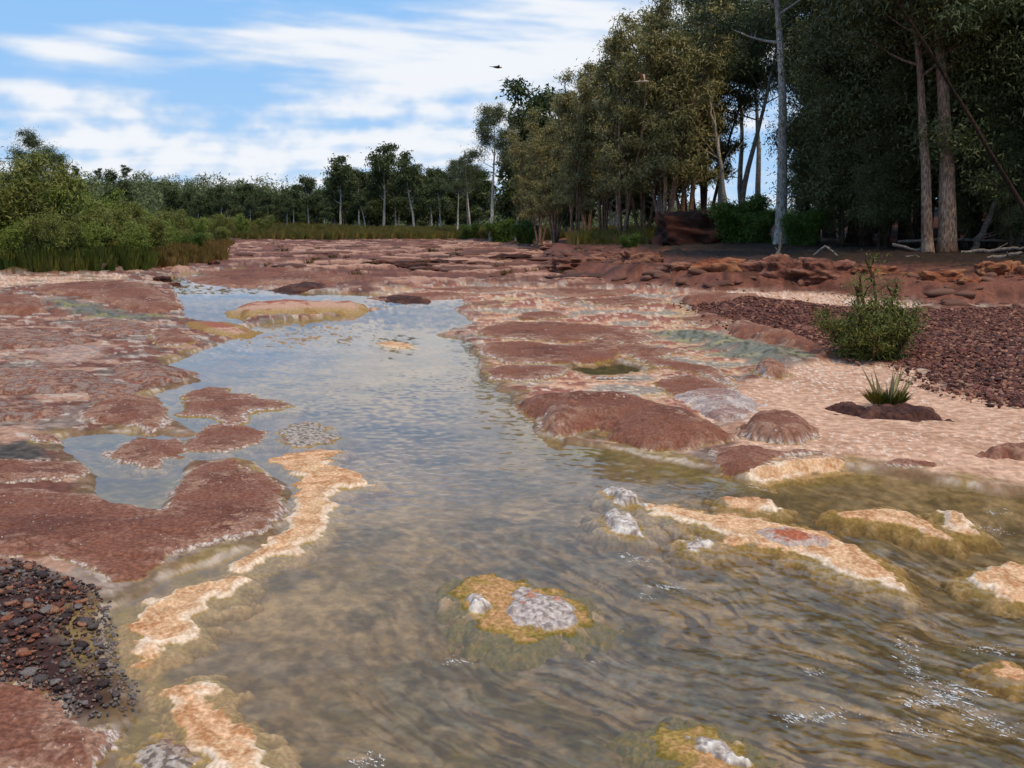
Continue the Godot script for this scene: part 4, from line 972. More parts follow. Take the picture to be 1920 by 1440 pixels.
func finish_slabs() -> void:
	var made := []
	made.resize(slab_queue.size())
	var work := func(i: int) -> void: made[i] = slab_shape(slab_queue[i][1], slab_queue[i][2], slab_queue[i][3], slab_queue[i][4], slab_queue[i][8])
	WorkerThreadPool.wait_for_group_task_completion(WorkerThreadPool.add_group_task(work, made.size(), 4, true))
	for i in made.size():
		var q: Array = slab_queue[i]
		var m: Array = made[i]
		var o := part(self, q[0], array_mesh(m[1], m[2], m[3], m[4]), mat.crust if q[4] in ["crust", "grey_crust", "white", "halo"] else mat.rock)
		o.position = Vector3(m[0].x, 0.0, -m[0].y)
		tag(o, q[5], q[6], q[7])

func slab_shape(key: String, height: float, edge: float, style: String, lift: float) -> Array:
	var p: PackedVector2Array = outline(OUTLINE[key])
	var box := Rect2(p[0], Vector2.ZERO)
	var mid := Vector2.ZERO
	for q in p:
		box = box.expand(q)
		mid += q / p.size()
	var dm := mid.y
	var step := 0.0011 * dm + (0.0005 if dm < 7.0 else 0.003)
	var step_d := step * (1.25 + 0.03 * dm)
	var m := 0.16 + 0.006 * dm
	var nx := mini(640, int((box.size.x + 2 * m) / step) + 2)
	var nd := mini(360, int((box.size.y + 2 * m) / step_d) + 2)
	step = (box.size.x + 2 * m) / (nx - 1)
	step_d = (box.size.y + 2 * m) / (nd - 1)
	var off := hash(key) % 97
	var wob := minf(0.05 + 0.003 * dm, 0.10)
	var fineness := 1.0 / (0.55 + 0.05 * dm)
	var v := PackedVector3Array()
	var c := PackedColorArray()
	var dist := PackedFloat32Array()
	v.resize(nx * nd)
	c.resize(nx * nd)
	dist.resize(nx * nd)
	var tan_a := S(232, 188, 150)
	var cream := S(246, 232, 212)
	for i in nd:
		var d := box.position.y - m + i * step_d
		for j in nx:
			var x := box.position.x - m + j * step
			var n1 := rough.get_noise_2d(x * 1.1 * fineness + off, d * 1.1 * fineness)
			var n2 := fine.get_noise_2d(x * 4.5 * fineness + off, d * 4.5 * fineness)
			var n3 := fine.get_noise_2d(x * 16.0 * fineness, d * 16.0 * fineness + off)
			var s0 := sdf(p, x, d)
			var s := s0 + n2 * wob + n3 * wob * 0.22
			var even := s0 + (s - s0) * (1.0 - ss(0.0, maxf(edge * 0.6, wob), s0)) + n1 * wob * ss(0.0, edge, s0)
			var t := clampf(even / edge, 0.0, 1.0)
			var inner := clampf(even / (edge * 6.0), 0.0, 1.0)
			var foot := 0.003 if style in ["crust", "halo"] or dm < 9.5 else 0.010
			var y := maxf(base_level(x, d), bed_y(x, d)) + lift
			var k := t * (2.0 - t)
			var col: Color
			if s > 0.0:
				y += height * (0.72 * k + 0.28 * inner) * (1.0 + 0.30 * n1) + foot
			else:
				y += foot + s * 0.25 - 2.2 * s * s
			match style:
				"red", "red_bare", "boulder":
					y += n2 * 0.006 * t * (1.0 if style != "boulder" else 1.8)
					# shallow cracks
					var crack := absf(plain.get_noise_2d(x * 0.9 * fineness + off, d * 0.9 * fineness))
					if crack < 0.014:
						y -= 0.035 * (1.0 - crack / 0.014) * t
					col = rock_red(n1, n2 * 0.7, n3)
					var wash := 0.10 + 0.022 * dm
					col = col.lerp(S(180, 142, 120).lerp(S(160, 120, 98), ss(-0.2, 0.3, n3)), 0.85 * (1.0 - ss(wash * 0.2, wash * 1.2, s + n2 * wash * 1.2)) * ss(-0.35, 0.1, n1 + n2 * 0.5))
					col = col.lerp(S(226, 214, 204), 0.9 * ss(0.86 - 0.16 * n1, 0.94 - 0.16 * n1, plain.get_noise_2d(x * 55.0 * fineness, d * 55.0 * fineness)))
					if style != "red_bare":
						var band := (0.014 + 0.035 * ss(-0.15, 0.45, n1 + n2 * 0.4)) * (0.6 + 0.05 * dm) * (1.0 if style == "red" else 0.45)
						var rim := (1.0 - ss(band * 0.6, band, s + n3 * 0.008)) * ss(-0.30, 0.0, n1 + n2 * 0.6)
						var n4 := fine.get_noise_2d(x * 48.0 * fineness, d * 48.0 * fineness)
						col = col.lerp(S(222, 208, 196).lerp(S(150, 130, 122), ss(-0.1, 0.3, n3)).lerp(S(120, 92, 80), 0.8 * ss(0.1, 0.35, n4)), 0.88 * rim)
				"crust":
					var flake := cells.get_noise_2d(x * 26.0 * fineness, d * 26.0 * fineness)
					y += (absf(n2) * 0.010 + absf(n3) * 0.003 + 0.003 * flake) * (0.4 + 0.6 * t) + 0.012 * (1.0 - ss(0.0, 0.05, absf(s - 0.04))) * ss(0.0, 0.3, n1)
					col = tan_a.lerp(S(198, 150, 108), ss(-0.15, 0.3, n2)).lerp(S(228, 196, 158), 0.7 * ss(-0.2, 0.3, n1 + n3)).lerp(S(176, 124, 86), 0.4 * ss(-0.35, -0.85, flake) * ss(-0.1, 0.2, n2))
					col = col.lerp(cream, 0.75 * (1.0 - ss(0.01, 0.05, s)) * ss(-0.1, 0.2, n1))
				"halo":
					y += n2 * 0.01
					col = S(168, 142, 82).lerp(S(122, 110, 54), ss(0.03, -0.01, s + n3 * 0.02)).lerp(S(198, 156, 112), ss(0.03, 0.10, s + n2 * 0.10)).lerp(S(146, 120, 70), 0.6 * ss(0.0, 0.3, n3))
				"white":
					y += absf(n2) * 0.014 + n3 * 0.003
					col = S(202, 194, 188).lerp(S(150, 138, 132), ss(-0.05, 0.3, n3)).lerp(S(232, 228, 222), ss(0.05, 0.35, n2))
				"pink_white":
					y += absf(n2) * 0.014 + n3 * 0.003
					col = S(204, 192, 184).lerp(S(158, 146, 140), ss(-0.05, 0.3, n3)).lerp(S(190, 126, 98), 0.9 * ss(0.05, 0.1, s) * ss(-0.05, 0.15, n1 + n2 * 0.5))
				"red_top":
					col = S(184, 108, 78).lerp(S(196, 178, 166), 1.0 - ss(0.02, 0.07, s + n3 * 0.03))
				"grey":
					y += n2 * 0.010 + n3 * 0.001
					col = S(178, 162, 156).lerp(S(206, 192, 182), ss(-0.1, 0.3, n2)).lerp(S(150, 110, 98), 0.7 * ss(0.1, 0.35, n1 + n3 * 0.3))
				"grey_crust":
					y += absf(n2) * 0.014 + absf(n3) * 0.004
					col = S(184, 176, 168).lerp(S(120, 110, 104), ss(-0.05, 0.25, n3)).lerp(S(160, 122, 102), 0.5 * ss(0.1, 0.4, n1))
				"pink":
					y += n2 * 0.02 + n3 * 0.002
					col = S(206, 166, 142).lerp(S(168, 104, 84), ss(-0.05, 0.15, n1 + n2 * 0.6)).lerp(S(160, 140, 74), 0.7 * (1.0 - ss(0.0, 0.3, s)))
				"dark":
					y += absf(n2) * 0.04 + absf(n3) * 0.008
					col = S(84, 54, 46).lerp(S(58, 38, 34), ss(-0.1, 0.3, n3)).lerp(S(128, 88, 74), 0.5 * ss(0.1, 0.4, n2))
				"mottled":
					y += n2 * 0.010 + n3 * 0.0015
					col = rock_red(n1, n2, n3).lerp(S(156, 142, 132), 0.7 * ss(0.0, 0.3, n2)).lerp(S(190, 158, 136), 0.6 * ss(0.1, 0.3, -n2 + n3 * 0.3))
			if s < 0.0 and style in ["red", "boulder", "crust", "white", "pink_white", "grey_crust"]:
				col = col.lerp(S(156, 130, 62).lerp(S(176, 146, 92), ss(-0.1, 0.3, n2)), 0.9 * ss(0.005, -0.015, s)).lerp(S(136, 110, 66), ss(-0.05, -0.12, s + n2 * 0.04))
			v[i * nx + j] = Vector3(x - mid.x, y, mid.y - d)
			c[i * nx + j] = col
			dist[i * nx + j] = s
	var normals := grid_normals(v, nd, nx)
	var used := PackedInt32Array()
	used.resize(nx * nd)
	used.fill(-1)
	var vv := PackedVector3Array()
	var nn := PackedVector3Array()
	var cv := PackedColorArray()
	var ix := PackedInt32Array()
	var limit := -m * 0.75
	for i in nd - 1:
		for j in nx - 1:
			var a := i * nx + j
			if dist[a] < limit and dist[a + 1] < limit and dist[a + nx] < limit and dist[a + nx + 1] < limit:
				continue
			for k in [a, a + 1, a + nx, a + nx + 1]:
				if used[k] < 0:
					used[k] = vv.size()
					vv.append(v[k])
					nn.append(normals[k])
					cv.append(c[k])
			ix.append_array(PackedInt32Array([used[a], used[a + nx], used[a + 1], used[a + 1], used[a + nx], used[a + nx + 1]]))
	return [mid, vv, nn, cv, ix]

# a weathered boulder: a rounded block with strata, hollows and a flat foot
func boulder(called: String, x: float, d: float, y: float, wide: float, high: float, deep: float, turn: float, style: String, label: String, category := "boulder", group := "") -> void:
	var n := 22
	var seed_off := float(hash(label) % 1000)
	var shape := Shape.new()
	var index := {}
	var dark := S(74, 46, 38)
	for face in 6:
		for i in n + 1:
			for j in n + 1:
				var u := 2.0 * i / n - 1.0
				var w := 2.0 * j / n - 1.0
				var q: Vector3
				match face:
					0: q = Vector3(1, w, -u)
					1: q = Vector3(-1, w, u)
					2: q = Vector3(u, 1, -w)
					3: q = Vector3(u, -1, w)
					4: q = Vector3(u, w, 1)
					5: q = Vector3(-u, w, -1)
				var round_q := q.normalized()
				q = round_q.lerp(q * 0.8, 0.45)
				var a := rough.get_noise_3d(q.x * 0.9 + seed_off, q.y * 1.4, q.z * 0.9)
				var b := fine.get_noise_3d(q.x * 2.4 + seed_off, q.y * 4.0, q.z * 2.4)
				var strata := plain.get_noise_3d(q.x * 0.8 + seed_off, q.y * 5.0, q.z * 0.8)
				var r := 1.0 + 0.5 * a + (0.10 * b + 0.04 * strata if style != "dark" else 0.20 * b + 0.03 * strata)
				var pt := Vector3(q.x * r * wide * 0.5, (q.y * r * 0.5 + 0.22) * high, q.z * r * deep * 0.5)
				shape.v.append(pt)
				var col: Color
				match style:
					"dark":
						col = dark.lerp(S(50, 34, 30), ss(-0.1, 0.25, b)).lerp(S(124, 72, 52), 0.7 * ss(0.08, 0.3, a))
					"orange":
						col = S(154, 94, 66).lerp(S(108, 64, 48), ss(-0.1, 0.25, b)).lerp(S(176, 128, 92), 0.6 * ss(0.05, 0.3, a))
					_:
						col = S(130, 84, 68).lerp(S(88, 56, 47), ss(-0.1, 0.25, b)).lerp(S(168, 124, 102), 0.6 * ss(0.05, 0.3, a))
				shape.c.append(col)
				shape.n.append(Vector3.ZERO)
		var s := face * (n + 1) * (n + 1)
		for i in n:
			for j in n:
				var k := s + i * (n + 1) + j
				shape.ix.append_array(PackedInt32Array([k, k + 1, k + n + 1, k + 1, k + n + 2, k + n + 1]))
	# smooth normals, joined across the seams of the six sides
	var sum := {}
	for t in range(0, shape.ix.size(), 3):
		var p0 := shape.v[shape.ix[t]]
		var p1 := shape.v[shape.ix[t + 1]]
		var p2 := shape.v[shape.ix[t + 2]]
		var fnorm := (p2 - p0).cross(p1 - p0)
		for k in 3:
			var key := Vector3i((shape.v[shape.ix[t + k]] * 2000.0).round())
			sum[key] = sum.get(key, Vector3.ZERO) + fnorm
	for k in shape.v.size():
		shape.n[k] = sum.get(Vector3i((shape.v[k] * 2000.0).round()), Vector3.UP).normalized()
	var o := part(self, called, shape.mesh(), mat.rock)
	o.position = Vector3(x, y, -d)
	o.rotation.y = turn
	tag(o, label, category, group)

# ---------------------------------------------------------------- plants
func dir_of(az: float, el: float) -> Vector3:
	return Vector3(cos(az) * cos(el), sin(el), sin(az) * cos(el))

# a spray of leaves on a twig, about `size` across
func spray(r: RandomNumberGenerator, count: int, size: float, long: float, wide: float, droop: float) -> ArrayMesh:
	var s := Shape.new()
	for k in count:
		var o := Vector3(r.randfn(), r.randfn() * 0.7, r.randfn()) * size * 0.45
		var dir := Vector3(r.randfn(), r.randfn() - droop, r.randfn()).normalized()
		var side := dir.cross(Vector3(r.randfn(), r.randfn(), r.randfn())).normalized()
		var t := r.randf_range(0.7, 1.25)
		var l := long * r.randf_range(0.7, 1.2)
		s.leaf(o, dir, side, l, wide * r.randf_range(0.8, 1.2), Color(t, t * r.randf_range(0.95, 1.05), t * 0.95))
	return s.mesh()

func grow(s: Shape, r: RandomNumberGenerator, from: Vector3, dir: Vector3, long: float, r0: float, r1: float, parts: int, bend: float, lift: float, sides: int, bark: Callable) -> PackedVector3Array:
	var pts := PackedVector3Array([from])
	var rad := PackedFloat32Array([r0])
	var col := PackedColorArray([bark.call(from, r)])
	var p := from
	var d := dir.normalized()
	for k in parts:
		d = (d + Vector3(r.randfn(), r.randfn() * 0.4, r.randfn()) * bend + Vector3.UP * lift).normalized()
		p += d * long / parts
		var t := float(k + 1) / parts
		pts.append(p)
		rad.append(lerpf(r0, r1, pow(t, 0.85)))
		col.append(bark.call(p, r))
	s.tube(pts, rad, sides, col)
	return pts

func along(pts: PackedVector3Array, t: float) -> Vector3:
	var f := clampf(t, 0.0, 0.9999) * (pts.size() - 1)
	var k := int(f)
	return pts[k].lerp(pts[k + 1], f - k)

# spec: height, stems, tilt, radius, clear (bare share of the stem), branches, reach, subs, clump, sprays, spray mesh, leaf colours, bark
func tree(called: String, spec: Dictionary, seed_no: int) -> Node3D:
	var r := RandomNumberGenerator.new()
	r.seed = seed_no
	var root := Node3D.new()
	root.name = called
	var wood := Shape.new()
	var ends := []
	var h: float = spec.height
	for st in int(spec.stems):
		var az: float = TAU * (st + r.randf() * 0.6) / spec.stems
		var tilt: float = spec.tilt * r.randf_range(0.6, 1.3)
		var dir := dir_of(az, PI / 2 - tilt)
		if spec.has("lean"):
			dir = (dir + spec.lean).normalized()
		var hh := h * (1.0 if st == 0 else r.randf_range(0.75, 1.0))
		var r0: float = spec.radius * (1.0 if st == 0 else r.randf_range(0.6, 0.95))
		var foot := Vector3(cos(az), 0, sin(az)) * (0.0 if spec.stems == 1 else r0 * 1.1) - Vector3.UP * 0.15
		# flared foot
		var stem := grow(wood, r, foot, dir, hh, r0, 0.02, 12, spec.get("wobble", 0.06), spec.get("lift", 0.05), 10 if r0 > 0.12 else 7, spec.bark)
		wood.tube(PackedVector3Array([foot, along(stem, 0.02), along(stem, 0.05)]), PackedFloat32Array([r0 * 1.45, r0 * 1.12, r0 * 0.97]), 9, PackedColorArray([spec.bark.call(foot, r), spec.bark.call(foot, r), spec.bark.call(foot, r)]))
		var clear: float = spec.clear
		for k in int(spec.branches):
			var t: float = lerpf(clear, 0.98, (k + r.randf()) / spec.branches)
			var at := along(stem, t)
			var up := lerpf(0.45, 1.0, (t - clear) / (1.0 - clear)) + r.randf_range(-0.25, 0.2)
			var az2 := k * 2.4 + r.randf_range(-0.5, 0.5) + st
			var bd := dir_of(az2, up)
			var len: float = spec.reach * h * lerpf(1.0, spec.get("top", 0.55), (t - clear) / (1.0 - clear)) * r.randf_range(0.65, 1.15)
			var br := maxf(0.012, lerpf(r0, 0.02, pow(t, 0.85)) * 0.5)
			var bp := grow(wood, r, at, bd, len, br, 0.008, 5, 0.14, 0.07, 5, spec.bark)
			ends.append(bp[5])
			ends.append(along(bp, 0.72))
			for q in int(spec.subs):
				var t2 := r.randf_range(0.3, 0.95)
				var sp := grow(wood, r, along(bp, t2), (bd + Vector3(r.randfn(), r.randfn() * 0.5 + 0.2, r.randfn()) * 0.7).normalized(), len * r.randf_range(0.25, 0.5), br * 0.5, 0.005, 3, 0.18, 0.06, 4, spec.bark)
				ends.append(sp[3])
				if spec.get("full", 0.0) > r.randf():
					ends.append(along(sp, 0.5))
	part(root, "trunk", wood.mesh(), mat.bark)
	# leaves in clumps at the ends of the branches
	var foliage := Shape.new()
	var long: float = spec.leaf[0]
	var wide: float = spec.leaf[1]
	var droop: float = spec.get("droop", 0.6)
	var leaf_a: Color = spec.leaf_a
	var leaf_b: Color = spec.leaf_b
	for e in ends:
		if r.randf() < spec.get("bare", 0.0):
			continue
		var shade := r.randf()
		var size: float = spec.clump * r.randf_range(0.5, 1.3)
		for k in int(spec.leaves * r.randf_range(0.5, 1.5)):
			var o := Vector3(r.randfn(), r.randfn() * 0.62, r.randfn()) * size * 0.5
			var dir := Vector3(r.randfn(), r.randfn() - droop, r.randfn()).normalized()
			var side := dir.cross(Vector3(r.randfn(), r.randfn(), r.randfn())).normalized()
			foliage.blade(e + o, dir, side, long * r.randf_range(0.65, 1.25), wide * r.randf_range(0.8, 1.25), leaf_a.lerp(leaf_b, clampf(shade * 0.7 + r.randf() * 0.4, 0, 1)))
	part(root, "crown", foliage.mesh(), mat.leaf)
	return root

func place(proto: Node3D, called: String, x: float, d: float, size: float, turn: float, label: String, category := "tree", group := "", sink := 0.0) -> Node3D:
	var o := proto.duplicate()
	o.name = numbered(called)
	add_child(o)
	o.position = Vector3(x, land_y(x, d) - sink, -d)
	o.rotation.y = turn
	o.scale = Vector3.ONE * size
	tag(o, label, category, group)
	return o

func at_px(px: float, d: float) -> float:
	return (px - 960.0) / 1895.0 * (0.9877 * d + 0.2)

func tuft(r: RandomNumberGenerator, blades: int, high: float, spread: float, a: Color, b: Color) -> ArrayMesh:
	var s := Shape.new()
	for k in blades:
		var az := r.randf() * TAU
		var o := Vector3(cos(az), 0, sin(az)) * spread * 0.35 * sqrt(r.randf())
		var dir := (Vector3(cos(az), 0, sin(az)) * r.randf_range(0.05, 0.6) * spread / high + Vector3.UP).normalized()
		var side := Vector3(-sin(az + r.randf()), 0, cos(az + r.randf())).normalized()
		s.leaf(o, dir, side, high * r.randf_range(0.5, 1.1), (0.005 * high + 0.0025) * (0.3 if blades < 40 else 1.0), a.lerp(b, r.randf()))
	return s.mesh()

func scatter_tufts(called: String, mesh: ArrayMesh, spots: Array, r: RandomNumberGenerator, low: float, high: float, a: Color, b: Color, label: String) -> void:
	var places := []
	var tints := PackedColorArray()
	for s in spots:
		var y := land_y(s.x, s.y) - 0.02
		places.append(Transform3D(Basis.from_euler(Vector3(0, r.randf() * TAU, 0)).scaled(Vector3.ONE * r.randf_range(low, high)), Vector3(s.x, y, -s.y)))
		tints.append(a.lerp(b, r.randf()))
	tag(copies(self, called, mesh, mat.grass, places, tints), label, "", "", "stuff")

func log_of(called: String, pts: Array, r0: float, r1: float, label: String, category := "log", side_shoots := 2, col := Color(0.36, 0.33, 0.3)) -> void:
	var r := RandomNumberGenerator.new()
	r.seed = hash(label)
	var s := Shape.new()
	var a: Vector3 = pts[0]
	var path := PackedVector3Array()
	var rad := PackedFloat32Array()
	var cols := PackedColorArray()
	var n := (pts.size() - 1) * 6
	for k in n + 1:
		var f := float(k) / n * (pts.size() - 1)
		var i := mini(int(f), pts.size() - 2)
		var p: Vector3 = pts[i].lerp(pts[i + 1], f - i)
		path.append(p - a + Vector3(r.randfn(), r.randfn(), r.randfn()) * r0 * 0.25)
		rad.append(lerpf(r0, r1, float(k) / n) * r.randf_range(0.88, 1.1))
		cols.append(col * r.randf_range(0.75, 1.15))
	s.tube(path, rad, 8, cols)
	var long := path[0].distance_to(path[n])
	for k in side_shoots:
		var at := path[int(n * r.randf_range(0.35, 0.9))]
		var plain_bark := func(_p, rr): return col * rr.randf_range(0.75, 1.1)
		var dir := ((path[n] - path[0]).normalized() + Vector3(r.randfn(), absf(r.randfn()) * 0.8, r.randfn()) * 0.9).normalized()
		grow(s, r, at, dir, long * r.randf_range(0.15, 0.35), r1 * 1.1, r1 * 0.3, 4, 0.15, 0.03, 5, plain_bark)
	var o := part(self, called, s.mesh(), mat.dead_wood)
	o.position = a
	tag(o, label, category)

func stone_mesh(r: RandomNumberGenerator) -> ArrayMesh:
	# a worn pebble: a cut block with uneven corners, 44 faces
	var s := Shape.new()
	var sp := SphereMesh.new()
	sp.radial_segments = 7
	sp.rings = 3
	sp.radius = 0.5
	sp.height = 1.0
	var arr := sp.get_mesh_arrays()
	var stretch := Vector3(r.randf_range(0.8, 1.3), r.randf_range(0.4, 0.65), r.randf_range(0.7, 1.0))
	var off := r.randf() * 50.0
	for p in arr[Mesh.ARRAY_VERTEX]:
		var k := 1.0 + 0.5 * plain.get_noise_3d(p.x * 1.7 + off, p.y * 1.7, p.z * 1.7)
		s.v.append(p * stretch * k)
		s.n.append((p / stretch).normalized())
		s.c.append(Color.WHITE)
	s.ix = arr[Mesh.ARRAY_INDEX]
	return s.mesh()

func bird(x: float, y: float, d: float, turn: float, span: float, dark: Color, pale: Color, flap: float, label: String) -> void:
	var root := thing("bird", Vector3(x, y, -d), label, "bird")
	root.rotation.y = turn
	var s := Shape.new()
	var pts := PackedVector3Array()
	var rad := PackedFloat32Array()
	var col := PackedColorArray()
	var prof := [[-0.42, 0.004], [-0.36, 0.03], [-0.28, 0.03], [-0.16, 0.06], [0.0, 0.085], [0.16, 0.075], [0.26, 0.045], [0.32, 0.05], [0.37, 0.035], [0.42, 0.008]]
	for q in prof:
		pts.append(Vector3(q[0], 0, 0) * span)
		rad.append(q[1] * span)
		col.append(dark if q[0] < 0.25 else pale)
	s.tube(pts, rad, 8, col)
	part(root, "body", s.mesh(), mat.feather)
	for side in [-1.0, 1.0]:
		var w := Shape.new()
		var n := 8
		for k in n + 1:
			var t := float(k) / n
			var out := t * 0.5 * span
			var up := sin(t * 1.9) * flap * span * 0.42
			var chord := span * lerpf(0.20, 0.06, t * t)
			var sweep := span * (0.06 - 0.16 * t * t)
			for e in [0.5, -0.5]:
				w.v.append(Vector3(sweep + chord * e, up + 0.006 * span, side * out))
				w.n.append(Vector3(0, 1, 0))
				w.c.append(dark.lerp(pale, t * 0.5) if e > 0 else dark * 0.8)
			for e in [0.5, -0.5]:
				w.v.append(Vector3(sweep + chord * e, up - 0.010 * span * (1.0 - t), side * out))
				w.n.append(Vector3(0, -1, 0))
				w.c.append(pale)
			if k:
				var a := (k - 1) * 4
				var q := [a, a + 4, a + 1, a + 1, a + 4, a + 5, a + 2, a + 3, a + 6, a + 3, a + 7, a + 6]
				if side < 0.0:
					q = [a, a + 1, a + 4, a + 1, a + 5, a + 4, a + 2, a + 6, a + 3, a + 3, a + 6, a + 7]
				w.ix.append_array(PackedInt32Array(q))
		part(root, "wing", w.mesh(), mat.feather)
	var t := Shape.new()
	for k in 5:
		var a := (k - 2) * 0.16
		t.leaf(Vector3(-0.34 * span, 0, 0), Vector3(-cos(a), 0.03, sin(a)), Vector3(sin(a), 0, cos(a)), 0.24 * span, 0.07 * span, dark)
	part(root, "tail", t.mesh(), mat.feather)

# ---------------------------------------------------------------- the scene
func _ready() -> void:
	# camera
	var cam := Camera3D.new()
	cam.name = "camera"
	cam.position = Vector3(0, 1.75, 0)
	cam.rotation_degrees = Vector3(-9.0, 0, 0)
	cam.fov = 41.6
	cam.near = 0.05
	cam.far = 3000.0
	add_child(cam)
	# sky and exposure
	var env := Environment.new()
	env.background_mode = Environment.BG_SKY
	env.tonemap_mode = Environment.TONE_MAPPER_LINEAR
	env.tonemap_exposure = 1.0
	env.sdfgi_enabled = true
	env.ssao_enabled = true
	env.ssil_enabled = true
	var dome := PanoramaSkyMaterial.new()
	dome.panorama = ImageTexture.create_from_image(make_sky())
	var sky := Sky.new()
	sky.sky_material = dome
	env.sky = sky
	var around := WorldEnvironment.new()
	around.name = "world"
	around.environment = env
	add_child(around)
	# the sun behind thin cloud, high on the right over the forest
	var sun := DirectionalLight3D.new()
	sun.name = "sun"
	sun.light_energy = 1.0
	sun.light_color = Color(1.0, 0.92, 0.80)
	sun.light_angular_distance = 6.0
	sun.shadow_enabled = true
	sun.basis = Basis.looking_at(Vector3(-0.25, -0.86, -0.38))
	add_child(sun)

	rough.noise_type = FastNoiseLite.TYPE_SIMPLEX_SMOOTH
	rough.frequency = 1.0
	rough.fractal_octaves = 5
	fine.noise_type = FastNoiseLite.TYPE_SIMPLEX_SMOOTH
	fine.frequency = 1.0
	fine.fractal_octaves = 3
	fine.seed = 3
	plain.noise_type = FastNoiseLite.TYPE_SIMPLEX_SMOOTH
	plain.frequency = 1.0
	plain.fractal_type = FastNoiseLite.FRACTAL_NONE
	plain.seed = 8
	cells.noise_type = FastNoiseLite.TYPE_CELLULAR
	cells.frequency = 1.0
	cells.fractal_type = FastNoiseLite.FRACTAL_NONE
	for k in REGION:
		poly[k] = outline(REGION[k])
	make_materials()
	print("sky ", Time.get_ticks_msec())
	build_bed()
	print("bed ", Time.get_ticks_msec())
	build_water()
	print("water ", Time.get_ticks_msec())
	build_far_ground()
	build_hill()
	build_slabs()
	print("slabs ", Time.get_ticks_msec())
	build_boulders()
	build_gravel()
	print("gravel ", Time.get_ticks_msec())
	build_woods()
	print("woods ", Time.get_ticks_msec())
	build_undergrowth()
	build_driftwood()
	build_foam()
	bird(at_px(932, 60), 1.75 + 0.1477 * 60.0, 60.0, 0.5, 0.85, S(52, 42, 36), S(120, 100, 84), 0.15, "dark brown kite gliding on spread wings against the clouds")
	bird(at_px(1197, 38), 1.75 + 0.1345 * 38.0, 38.0, -0.4, 0.62, S(188, 158, 132), S(214, 190, 168), 1.1, "pale bird with raised wings in front of the paperbark trees")
	print("done ", Time.get_ticks_msec())

